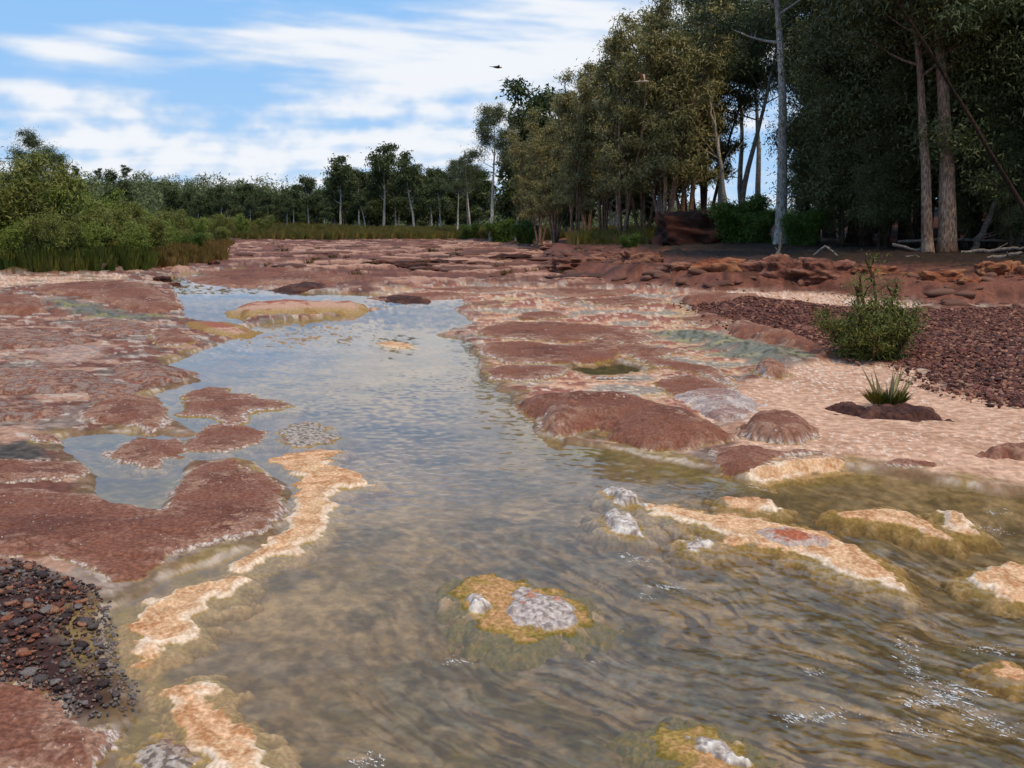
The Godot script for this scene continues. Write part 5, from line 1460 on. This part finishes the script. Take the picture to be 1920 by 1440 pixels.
func build_slabs() -> void:
	var list := [
		["A", 0.014, 0.091, "red", "red rock island with a salt rim between pool and river"],
		["B", 0.014, 0.091, "red", "rounded red rock joined below the island, salt along its front"],
		["C", 0.014, 0.077, "red", "dark red pointed rock reaching into the smooth pool"],
		["D", 0.040, 0.168, "red", "red rock hump with grey dome beside the blue channel"],
		["E", 0.014, 0.077, "red", "broad red rock shelf with pale salt edge, largest of the bank"],
		["F", 0.012, 0.066, "red", "low red slab behind the smooth pool at the picture's edge"],
		["H", 0.020, 0.077, "red", "red rock slab below the dark gravel in the corner"],
		["R1", 0.169, 0.286, "boulder", "long humped red boulder at the right edge of the pool"],
		["R2", 0.153, 0.160, "boulder", "round red boulder on the tan flat beside the hump"],
		["R3", 0.030, 0.112, "red", "flat red rock at the water's edge below the round boulder"],
		["R5", 0.023, 0.112, "red", "red tongue of rock above the pale grey slab"],
		["R6", 0.023, 0.091, "red", "long thin curving red ridge crossing the tan bed"],
		["R7", 0.039, 0.189, "red", "large oval red slab with a white rim beside the river"],
		["R8", 0.039, 0.224, "red", "broad red slab lying behind the oval one"],
		["R9", 0.039, 0.168, "red", "small red hump behind the broad slab"],
		["R10", 0.023, 0.133, "red", "low red slab with white edge nearest the pool's bend"],
		["R11", 0.147, 0.143, "boulder", "small pointed red boulder standing on the tan bed"],
		["R12", 0.116, 0.131, "red_bare", "dark red ledge along the edge of the gravel bar"],
		["R14", 0.099, 0.086, "red_bare", "dark red rock on the tan flat at the right border"],
		["R16", 0.016, 0.056, "red", "small red rock patch at the lip of the tan flat"],
		["N1", 0.093, 0.324, "red_bare", "wide red slab above the grey slope on the left bank"],
		["N2", 0.128, 0.162, "red_bare", "orange red hump at the left border"],
		["N3", 0.052, 0.122, "red", "rounded red bump at the head of the left shore"],
		["N6", 0.081, 0.432, "red_bare", "reddish rock shelf between the two upper streams"],
		["N7", 0.070, 0.300, "dark", "dark flat rock in the upper stream"],
		["N9", 0.056, 0.240, "dark", "small dark rock with algae in the upper pool"],
		["P5", 0.093, 0.117, "red_bare", "narrow red slab at the tip of the gravel bar"],
		["S1", 0.035, 0.216, "red_bare", "flat red streak of rock beyond the upper pool"],
		["S2", 0.041, 0.270, "red_bare", "flat red rock below the far ledge"],
		["S3", 0.026, 0.224, "red", "flat red rock left of the narrow slab"],
		["S4", 0.019, 0.122, "red", "small red slab at the upper pool's right end"],
		["S5", 0.029, 0.216, "red_bare", "thin red strip of rock in the far tan bed"],
		["S6", 0.023, 0.168, "red", "red slab in the tan bed below the gravel tip"],
		["S7", 0.023, 0.147, "red", "red slab between the oval slab and the grey slope"],
		["S8", 0.019, 0.122, "red", "tiny red slab right of the upper tan bed"],
	]
	for s in list:
		slab("rock_slab", s[0], s[1], s[2], s[3], s[4], "rock", "red rock slabs of the river bed")
	var crusts := [
		["K1", 0.008, 0.049, "crust", "tan mineral crust with lumpy white edge beside the dark gravel"],
		["K2", 0.008, 0.049, "crust", "tan mineral crust spreading to the bottom edge of the picture"],
		["K3", 0.009, 0.049, "crust", "long tan crust ridge jutting into the river from the shelf"],
		["J", 0.014, 0.070, "grey_crust", "grey mineral crust at the bottom left shore"],
		["L", 0.010, 0.070, "grey_crust", "broken white crust where pool and river meet"],
		["R15", 0.008, 0.042, "crust", "tan crust lip overhanging the dark water"],
		["M5", 0.018, 0.042, "crust", "lumpy tan crust standing alone in the rapids"],
		["M6", 0.006, 0.049, "crust", "long tan crust spine running down through the rapids"],
		["M6b", 0.015, 0.035, "crust", "small pointed tan crust below the long spine"],
		["M7", 0.012, 0.042, "crust", "tan crust mounds in the fast water on the right"],
		["M8", 0.020, 0.042, "crust", "pale crust knob beside the bubbling water"],
		["M9", 0.016, 0.042, "crust", "pale ragged crust at the right border"],
		["M11", 0.014, 0.042, "crust", "orange crust lump low at the right border"],
		["N8", 0.015, 0.070, "crust", "small tan crust island in the middle of the pool"],
	]
	for s in crusts:
		slab("mineral_crust", s[0], s[1], s[2], s[3], s[4], "crust", "mineral crusts along the water")
	slab("mineral_crust", "M1", .012, .08, "halo", "ochre algae crust round the white rocks in midstream", "crust", "mineral crusts along the water")
	slab("mineral_crust", "M10", .012, .08, "halo", "ochre algae crust round the grey rock at the bottom edge", "crust", "mineral crusts along the water")
	var whites := [
		["M1a", 0.042, 0.120, "pink_white", "white and pink rock in midstream, larger of the pair"],
		["M1b", 0.035, 0.060, "white", "small white rock in midstream beside the larger one"],
		["M2", 0.049, 0.070, "white", "white rock with tan foot at the head of the rapids"],
		["M3", 0.049, 0.070, "white", "knobbly white rock below the head of the rapids"],
		["M4", 0.035, 0.060, "white", "tiny white rock ringed with algae in the rapids"],
		["M6r", 0.035, 0.080, "red_top", "orange red rock with white edge on the crust spine"],
		["M10a", 0.049, 0.070, "white", "flat grey white rock at the bottom edge"],
		["R4", 0.070, 0.180, "grey", "pale grey washed slab above the round boulder"],
		["N4", 0.042, 0.130, "pink", "pink and white rock strip at the head of the pool"],
		["N5", 0.112, 0.300, "pink", "pink and cream rock island between upper stream and pool"],
		["N10", 0.049, 0.180, "mottled", "mottled wet rock patch at the left border, upper one"],
		["N11", 0.049, 0.180, "mottled", "mottled rock below the grey slope on the left"],
		["N12", 0.049, 0.155, "mottled", "mottled wet rock patch at the left border, middle one"],
		["N13", 0.042, 0.120, "mottled", "flat brown rock pointing at the pool above the channel"],
		["N14", 0.042, 0.130, "mottled", "mottled wet rock patch at the left border, lower one"],
		["N15", 0.013, 0.066, "red", "little red rock awash at the left of the smooth pool"],
		["N16", 0.042, 0.120, "mottled", "brown and grey rock above the red hump"],
	]
	for s in whites:
		slab("rock", s[0], s[1], s[2], s[3], s[4], "rock", "pale and mottled rocks", 0.006 if s[0] in ["M1a", "M1b", "M10a", "M6r"] else 0.0)
	slab("rock", "R13", .06, .10, "dark", "dark lumpy rock carrying the grass tuft on the tan flat", "rock")
	finish_slabs()

func build_boulders() -> void:
	var r := RandomNumberGenerator.new()
	r.seed = 12
	var places := []
	var tints := PackedColorArray()
	var lump := stone_mesh(r)
	for k in 1500:
		var x := r.randf_range(0.5, 16.0)
		var d := r.randf_range(18.0, 34.0)
		var s := sdf(poly.bank_right, x, d)
		if s < -0.25 or s > 3.2 * r.randf():
			continue
		var size := 0.05 + 0.28 * pow(r.randf(), 4.0)
		places.append(Transform3D(Basis.from_euler(Vector3(r.randf_range(-0.5, 0.5), r.randf() * TAU, r.randf_range(-0.5, 0.5))).scaled(Vector3(size * 1.5, size, size)), Vector3(x, bed_y(x, d) + 0.01, -d)))
		tints.append(S(128, 82, 66).lerp(S(96, 62, 52), r.randf()).lerp(S(160, 120, 98), 0.5 * r.randf()))
	tag(copies(self, "bank_rubble", lump, mat.stone, places, tints), "broken red stones along the foot of the right bank", "", "", "stuff")
	places = []
	tints = PackedColorArray()
	for k in 900:
		var d := r.randf_range(25.0, 72.0)
		var x := at_px(r.randf_range(400.0, 1150.0), d)
		if sdf(poly.far_red, x, d) < 0.3 or rough.get_noise_2d(x * 0.15, d * 0.15) < 0.0:
			continue
		var size := 0.08 + 0.5 * pow(r.randf(), 3.5)
		places.append(Transform3D(Basis.from_euler(Vector3(r.randf_range(-0.2, 0.2), r.randf_range(-0.5, 0.5), r.randf_range(-0.2, 0.2))).scaled(Vector3(size * r.randf_range(1.2, 2.6), size * 0.6, size)), Vector3(x, bed_y(x, d), -d)))
		tints.append(S(96, 62, 52).lerp(S(66, 46, 40), r.randf()).lerp(S(150, 104, 84), 0.6 * r.randf()))
	tag(copies(self, "scattered_rocks", lump, mat.stone, places, tints), "small broken rocks strewn over the far red flats", "", "", "stuff")
	for b in BOULDERS:
		var y: float = land_y(b[0], b[1]) - 0.05 - 0.12 * b[3]
		boulder("boulder", b[0], b[1], y, b[2], b[3], b[4], b[5], b[6], b[7], "boulder", b[8])

func build_gravel() -> void:
	var r := RandomNumberGenerator.new()
	r.seed = 21
	var kinds := []
	for k in 6:
		kinds.append(stone_mesh(r))
	var shades := [S(92, 56, 48), S(122, 72, 58), S(66, 50, 46), S(160, 98, 68), S(98, 88, 84), S(172, 122, 94), S(136, 126, 120), S(78, 48, 42)]
	var paints := []
	for s in shades:
		var m: StandardMaterial3D = mat.stone.duplicate()
		m.vertex_color_use_as_albedo = false
		m.albedo_color = s.linear_to_srgb()
		paints.append(m)
	# the bar by the near left shore: large stones one by one, the rest as gravel
	var bar := Node3D.new()
	bar.name = "gravel_bar"
	add_child(bar)
	tag(bar, "dark wet gravel bar on the near left shore", "", "", "structure")
	var p: PackedVector2Array = poly.gravel_left
	var spots := []
	var made := 0
	while made < 300:
		var x := r.randf_range(-3.2, -1.0)
		var d := r.randf_range(3.3, 6.2)
		if sdf(p, x, d) < 0.02:
			continue
		var size := 0.018 + 0.05 * pow(r.randf(), 2.2)
		var pos := Vector3(x, base_level(x, d) + 0.05 + 0.07 * ss(0.0, 0.5, sdf(p, x, d)), -d)
		var right_side := ss(0.35, 0.0, sdf(p, x, d)) * ss(-2.2, -1.6, x)
		var o := part(bar, "stone", kinds[made % 6], paints[[4, 6, 2][made % 3]] if r.randf() < right_side else paints[r.randi() % 8])
		o.transform = Transform3D(Basis.from_euler(Vector3(r.randf_range(-0.4, 0.4), r.randf() * TAU, r.randf_range(-0.4, 0.4))).scaled(Vector3(size, size * 0.8, size)), pos)
		made += 1
	var places := []
	var tints := PackedColorArray()
	for k in 16000:
		var x := r.randf_range(-3.4, -1.0)
		var d := r.randf_range(3.2, 6.4)
		var s := sdf(p, x, d)
		if s < -0.05 + 0.05 * r.randf():
			continue
		var size := r.randf_range(0.008, 0.022)
		places.append(Transform3D(Basis.from_euler(Vector3(r.randf(), r.randf() * TAU, r.randf())).scaled(Vector3.ONE * size), Vector3(x, base_level(x, d) + 0.045 + 0.07 * ss(0.0, 0.5, s), -d)))
		var pale := ss(0.30, 0.0, s) * ss(-2.2, -1.6, x)
		tints.append(shades[r.randi() % 8].lerp(S(150, 142, 136), pale * 0.7) * r.randf_range(0.7, 1.2))
	tag(copies(bar, "gravel", kinds[0], mat.stone, places, tints), "", "", "", "stuff")
	# the red gravel bar on the right
	var bar2 := Node3D.new()
	bar2.name = "gravel_bar_001"
	add_child(bar2)
	tag(bar2, "wide dark red gravel bar on the right bank", "", "", "structure")
	p = poly.gravel_right
	var reds := [S(122, 76, 64), S(98, 60, 52), S(142, 92, 76), S(84, 54, 48), S(164, 118, 96), S(126, 82, 74), S(106, 68, 60), S(178, 138, 114)]
	made = 0
	var paints2 := []
	for s in reds:
		var m: StandardMaterial3D = mat.stone.duplicate()
		m.vertex_color_use_as_albedo = false
		m.albedo_color = s.linear_to_srgb()
		paints2.append(m)
	while made < 300:
		var d := r.randf_range(9.8, 14.0)
		var x := r.randf_range(3.2, 9.5)
		var s := sdf(p, x, d)
		if s < 0.05 or x > 0.56 * d + 0.3:
			continue
		var size := r.randf_range(0.05, 0.095)
		var o := part(bar2, "stone", kinds[made % 6], paints2[r.randi() % 8])
		o.transform = Transform3D(Basis.from_euler(Vector3(r.randf_range(-0.3, 0.3), r.randf() * TAU, r.randf_range(-0.3, 0.3))).scaled(Vector3.ONE * size), Vector3(x, base_level(x, d) + 0.085 + 0.16 * ss(0.0, 1.2, s), -d))
		made += 1
	places = []
	tints = PackedColorArray()
	for k in 70000:
		var d := 9.3 + 13.0 * pow(r.randf(), 1.5)
		var x := r.randf_range(2.4, 0.66 * d + 1.5)
		var s := sdf(p, x, d)
		if s < -0.45 * pow(r.randf(), 5.0):
			continue
		var size := 0.012 + 0.055 * pow(r.randf(), 2.5)
		places.append(Transform3D(Basis.from_euler(Vector3(r.randf(), r.randf() * TAU, r.randf())).scaled(Vector3.ONE * size), Vector3(x, base_level(x, d) + 0.075 + 0.16 * ss(0.0, 1.2, s) + 0.03 * rough.get_noise_2d(x * 1.3 + 40.0, d * 1.3), -d)))
		tints.append(reds[r.randi() % 8] * Color(1.08, 0.96, 0.9) * r.randf_range(0.65, 1.2))
	tag(copies(bar2, "gravel", kinds[1], mat.stone, places, tints), "", "", "", "stuff")

func build_woods() -> void:
	var r := RandomNumberGenerator.new()
	r.seed = 77
	var white_bark := func(p, rr): return S(226, 222, 214).lerp(S(168, 158, 146), clampf(rr.randf() * 0.6 + 0.35 * rough.get_noise_3d(p.x, p.y * 0.5, p.z), 0, 1))
	var pink_bark := func(p, rr): return S(200, 168, 146).lerp(S(126, 98, 80), clampf(rr.randf() * 0.7 + 0.6 * rough.get_noise_3d(p.x, p.y * 0.6, p.z), 0, 1))
	var dark_bark := func(p, rr): return S(104, 84, 70).lerp(S(60, 50, 42), rr.randf())
	var far_spray := spray(r, 26, 0.80, 0.34, 0.11, 0.6)
	var gum := {"height": 12.0, "stems": 1, "tilt": 0.05, "radius": 0.21, "clear": 0.55, "branches": 11, "reach": 0.24, "subs": 4, "clump": 0.8, "leaves": 260, "leaf": [0.20, 0.055], "leaf_a": S(66, 78, 50), "leaf_b": S(92, 98, 66), "bark": white_bark, "top": 0.7}
	var paper := {"height": 10.0, "stems": 5, "tilt": 0.11, "radius": 0.11, "clear": 0.26, "branches": 14, "reach": 0.11, "subs": 4, "clump": 0.46, "leaves": 52, "bare": 0.12, "leaf": [0.20, 0.05], "leaf_a": S(110, 108, 66), "leaf_b": S(142, 134, 92), "bark": pink_bark, "full": 0.4, "wobble": 0.05}
	var dark := {"height": 12.0, "stems": 2, "tilt": 0.10, "radius": 0.24, "clear": 0.10, "branches": 22, "reach": 0.19, "subs": 4, "clump": 0.85, "leaves": 230, "leaf": [0.15, 0.05], "leaf_a": S(68, 74, 44), "leaf_b": S(100, 102, 64), "bark": dark_bark, "full": 0.4, "top": 0.6}
	var far_gum := {"height": 6.0, "stems": 1, "tilt": 0.10, "radius": 0.13, "clear": 0.42, "branches": 9, "reach": 0.30, "subs": 3, "clump": 0.62, "leaves": 90, "leaf": [0.30, 0.10], "leaf_a": S(58, 70, 42), "leaf_b": S(84, 92, 56), "bark": white_bark, "top": 0.8}
	var far_full := far_gum.duplicate()
	far_full.merge({"clear": 0.12, "branches": 14, "reach": 0.33, "stems": 2, "leaf_a": S(50, 62, 34), "leaf_b": S(76, 86, 46)}, true)
	var bright_bush := {"height": 2.8, "stems": 4, "tilt": 0.28, "radius": 0.04, "clear": 0.2, "branches": 9, "reach": 0.22, "subs": 3, "clump": 0.42, "leaves": 60, "leaf": [0.15, 0.04], "droop": 0.2, "leaf_a": S(92, 110, 44), "leaf_b": S(128, 138, 66), "bark": dark_bark, "full": 0.3, "wobble": 0.12, "bare": 0.15}
	var bush := {"height": 3.4, "stems": 5, "tilt": 0.35, "radius": 0.05, "clear": 0.12, "branches": 11, "reach": 0.28, "subs": 4, "clump": 0.44, "leaves": 44, "bare": 0.15, "leaf": [0.17, 0.04], "droop": 0.0, "leaf_a": S(86, 98, 42), "leaf_b": S(128, 128, 68), "bark": dark_bark, "full": 0.5, "wobble": 0.1}
	var protos := {}
	for k in 3:
		protos["gum%d" % k] = tree("gum_tree", gum, 100 + k)
		protos["paper%d" % k] = tree("paperbark_tree", paper, 200 + k)
		protos["dark%d" % k] = tree("dense_tree", dark, 300 + k)
		protos["far%d" % k] = tree("distant_gum", far_gum, 400 + k)
		protos["full%d" % k] = tree("distant_tree", far_full, 500 + k)
		protos["bush%d" % k] = tree("bush", bush, 600 + k)
		protos["bright%d" % k] = tree("bush", bright_bush, 650 + k)
	for t in TREES:
		# kind, variant, px azimuth as x, d, size, turn, name, label, category, group
		place(protos[t[0]], t[5], t[1], t[2], t[3], t[4], t[6], t[7], t[8])
	# trees drawn singly
	var twin := {"height": 11.0, "stems": 2, "tilt": 0.10, "radius": 0.27, "clear": 0.45, "branches": 16, "reach": 0.22, "subs": 5, "clump": 0.9, "leaves": 230, "leaf": [0.15, 0.05], "leaf_a": S(68, 74, 44), "leaf_b": S(98, 100, 62), "bark": pink_bark, "full": 0.3, "wobble": 0.05}
	place(tree("paperbark_tree", twin, 911), "paperbark_tree", at_px(1752, 28.0), 28.0, 1.0, 0.1, "twin stemmed paperbark with pinkish bark at the forest edge")
	var tall := gum.duplicate()
	tall.merge({"height": 14.5, "radius": 0.24, "clear": 0.5, "branches": 14, "wobble": 0.02, "tilt": 0.02}, true)
	place(tree("gum_tree", tall, 922), "gum_tree", at_px(1461, 35.0), 35.0, 0.95, 2.0, "tall straight gum with smooth white trunk, crown above the others")
	var lean := gum.duplicate()
	lean.merge({"height": 11.0, "radius": 0.075, "clear": 0.6, "lean": Vector3(-0.5, 0, 0.25), "lift": 0.02, "bark": dark_bark}, true)
	place(tree("gum_tree", lean, 933), "gum_tree", at_px(1965, 27.0), 27.0, 1.0, 0.0, "brown trunk leaning in over the forest edge from the right")
	# three trees on the crest of the far hill
	var crest := [[150.0, 0.75, "leafy tree on the hill crest, left of the two lone trees"], [190.0, 0.62, "lone tree on the hill crest, left of the pair"], [243.0, 0.72, "broad lone tree on the hill crest, right of the pair"]]
	for c in crest:
		var o := place(protos.far1, "hill_tree", at_px(c[0], 285.0), 285.0, c[1] * 1.2, c[0], c[2], "tree", "trees on the hill crest")
		o.position.y = hill_y(o.position.x, 285.0) + 0.6
	for k in protos:
		protos[k].free()
	# dead standing snag
	var gx := at_px(1366, 43.0)
	var gy := land_y(gx, 43.0)
	log_of("dead_tree", [Vector3(gx, gy - 0.2, -43.0), Vector3(gx - 0.25, gy + 2.2, -43.0), Vector3(gx - 0.75, gy + 4.6, -43.0), Vector3(gx - 1.1, gy + 6.6, -43.0)], 0.15, 0.02, "bare white dead tree leaning left among the paperbarks", "dead tree", 9, S(206, 196, 182))
	# wooded hillside far behind
	var places := []
	var tints := PackedColorArray()
	for k in 5200:
		var x := r.randf_range(-240.0, 120.0)
		var d := r.randf_range(150.0, 330.0)
		var h := 1.4 + 4.2 * pow(r.randf(), 2.5)
		for q in 3:
			places.append(Transform3D(Basis.from_euler(Vector3(r.randf(), r.randf() * TAU, r.randf())).scaled(Vector3(1.0, 0.8, 1.0) * r.randf_range(1.6, 3.2)), Vector3(x + r.randfn() * 0.8, hill_y(x, d) + h * r.randf_range(0.3, 1.0), -d + r.randfn() * 0.8)))
			tints.append(S(76, 88, 54).lerp(S(108, 114, 74), r.randf()))
	tag(copies(self, "hillside_woodland", far_spray, mat.leaf, places, tints), "low scrub and trees covering the far hill", "", "", "stuff")

func build_undergrowth() -> void:
	var r := RandomNumberGenerator.new()
	r.seed = 55
	var green := tuft(r, 90, 0.6, 0.5, Color(0.8, 0.85, 0.7), Color(1.15, 1.15, 1.0))
	var spots := []
	for k in 2600:
		var d := r.randf_range(70.0, 92.0)
		spots.append(Vector2(at_px(r.randf_range(330.0, 1060.0), d), d))
	for k in 1500:
		var d := r.randf_range(40.0, 66.0)
		var x := at_px(r.randf_range(960.0, 1230.0), d)
		if sdf(poly.bank_right, x, d) > 1.2:
			spots.append(Vector2(x, d))
	scatter_tufts("bank_grass", green, spots, r, 0.5, 1.4, S(138, 138, 72), S(172, 144, 92), "green and brown grass along the foot of the trees")
	spots = []
	for k in 900:
		var d := r.randf_range(28.5, 33.0)
		var x := at_px(r.randf_range(-90.0, 285.0), d)
		if sdf(poly.bank_left, x, d) > 0.2:
			spots.append(Vector2(x, d))
	scatter_tufts("reed_bed", tuft(r, 70, 0.6, 0.45, Color(0.8, 0.9, 0.7), Color(1.1, 1.15, 0.95)), spots, r, 0.3, 1.15, S(70, 92, 36), S(136, 128, 66), "green reeds at the foot of the left bushes")
	spots = []
	for k in 500:
		var d := r.randf_range(31.0, 60.0)
		var x := at_px(r.randf_range(280.0, 440.0), d)
		if sdf(poly.bank_left, x, d) > -0.6:
			spots.append(Vector2(x, d))
	scatter_tufts("dry_grass", green, spots, r, 0.5, 0.9, S(150, 124, 70), S(176, 142, 92), "dry brown grass on the left bank")
	spots = []
	for k in 260:
		var d := r.randf_range(26.0, 70.0)
		var x := at_px(r.randf_range(420.0, 1300.0), d)
		if sdf(poly.far_red, x, d) > 0.0 and rough.get_noise_2d(x * 0.2 + 50.0, d * 0.2) > 0.08:
			spots.append(Vector2(x, d))
	scatter_tufts("rock_grass", green, spots, r, 0.25, 0.6, S(112, 108, 54), S(150, 118, 70), "small grass tufts in cracks of the far rock")
	# the tuft on the dark rock
	var tx := 3.52
	var td := 9.35
	var root := thing("grass_tuft", Vector3(tx, base_level(tx, td) + 0.07, -td), "green grass tuft with tall pale stalks on the dark rock", "grass")
	part(root, "leaves", tuft(r, 600, 0.17, 0.36, S(84, 88, 34), S(120, 112, 52)), mat.grass)
	part(root, "stalks", tuft(r, 26, 0.40, 0.34, S(190, 172, 120), S(214, 198, 150)), mat.grass)
	# the shrub on the gravel
	var twig := func(_p, rr): return S(96, 76, 54).lerp(S(130, 104, 72), rr.randf())
	var low := {"height": 0.95, "stems": 14, "tilt": 0.8, "radius": 0.018, "clear": 0.08, "branches": 8, "reach": 0.30, "subs": 3, "clump": 0.13, "leaves": 22, "leaf": [0.065, 0.014], "droop": -0.3, "leaf_a": S(70, 84, 34), "leaf_b": S(112, 108, 54), "bark": twig, "full": 0.4}
	place(tree("shrub", low, 705), "shrub", at_px(1640, 12.6), 12.6, 1.0, 0.0, "leafy green shrub on the red gravel bar", "shrub")
	var thin := {"height": 1.5, "stems": 4, "tilt": 0.24, "radius": 0.016, "clear": 0.4, "branches": 7, "reach": 0.16, "subs": 2, "clump": 0.18, "leaves": 11, "leaf": [0.06, 0.013], "droop": -0.3, "leaf_a": S(84, 98, 40), "leaf_b": S(120, 122, 60), "bark": twig, "lean": Vector3(-0.04, 0, 0)}
	place(tree("sapling", thin, 706), "sapling", at_px(1632, 12.9), 12.9, 1.0, 0.0, "thin tall sapling rising out of the shrub", "sapling")
	# the dark green bush by the big boulder and small bushes along the banks
	var round_bush := {"height": 2.2, "stems": 5, "tilt": 0.5, "radius": 0.04, "clear": 0.12, "branches": 9, "reach": 0.26, "subs": 4, "clump": 0.36, "bare": 0.2, "leaves": 60, "leaf": [0.15, 0.045], "droop": 0.2, "leaf_a": S(58, 82, 28), "leaf_b": S(84, 104, 42), "bark": twig, "full": 0.5}
	var proto := tree("bush", round_bush, 801)
	for b in BUSHES:
		place(proto, "bush", b[0], b[1], b[2], b[3], b[4], "bush", b[5])
	proto.free()

func build_driftwood() -> void:
	for w in LOGS:
		var pts := []
		for q in range(0, w[1].size(), 3):
			var x: float = w[1][q]
			var d: float = w[1][q + 2]
			pts.append(Vector3(x, land_y(x, d) + w[1][q + 1], -d))
		log_of(w[0], pts, w[2], w[3], w[4], w[5], w[6], S(w[7][0], w[7][1], w[7][2]))

func build_foam() -> void:
	var r := RandomNumberGenerator.new()
	r.seed = 31
	var sp := SphereMesh.new()
	sp.radial_segments = 8
	sp.rings = 4
	sp.radius = 0.5
	sp.height = 0.7
	var places := []
	var tints := PackedColorArray()
	for f in FOAM:
		for k in int(f[4] * 0.9):
			var t := r.randf()
			var x: float = lerpf(f[0], f[2], t) + r.randfn() * f[5] * 1.8
			var d: float = lerpf(f[1], f[3], t) + r.randfn() * f[5] * 1.8
			var size := 0.002 + 0.006 * pow(r.randf(), 3.0)
			places.append(Transform3D(Basis.from_euler(Vector3(0, -0.9 + r.randf_range(-0.5, 0.5), 0)) * Basis().scaled(Vector3(size * r.randf_range(1.2, 5.0), size * 0.5, size * 0.8)), Vector3(x, base_level(x, d) + wave(x, d, -1.0) + 0.001, -d)))
			tints.append(Color.WHITE * r.randf_range(0.45, 0.9))
	tag(copies(self, "foam", sp, mat.foam, places, tints), "white bubbles on the rapids", "", "", "stuff")
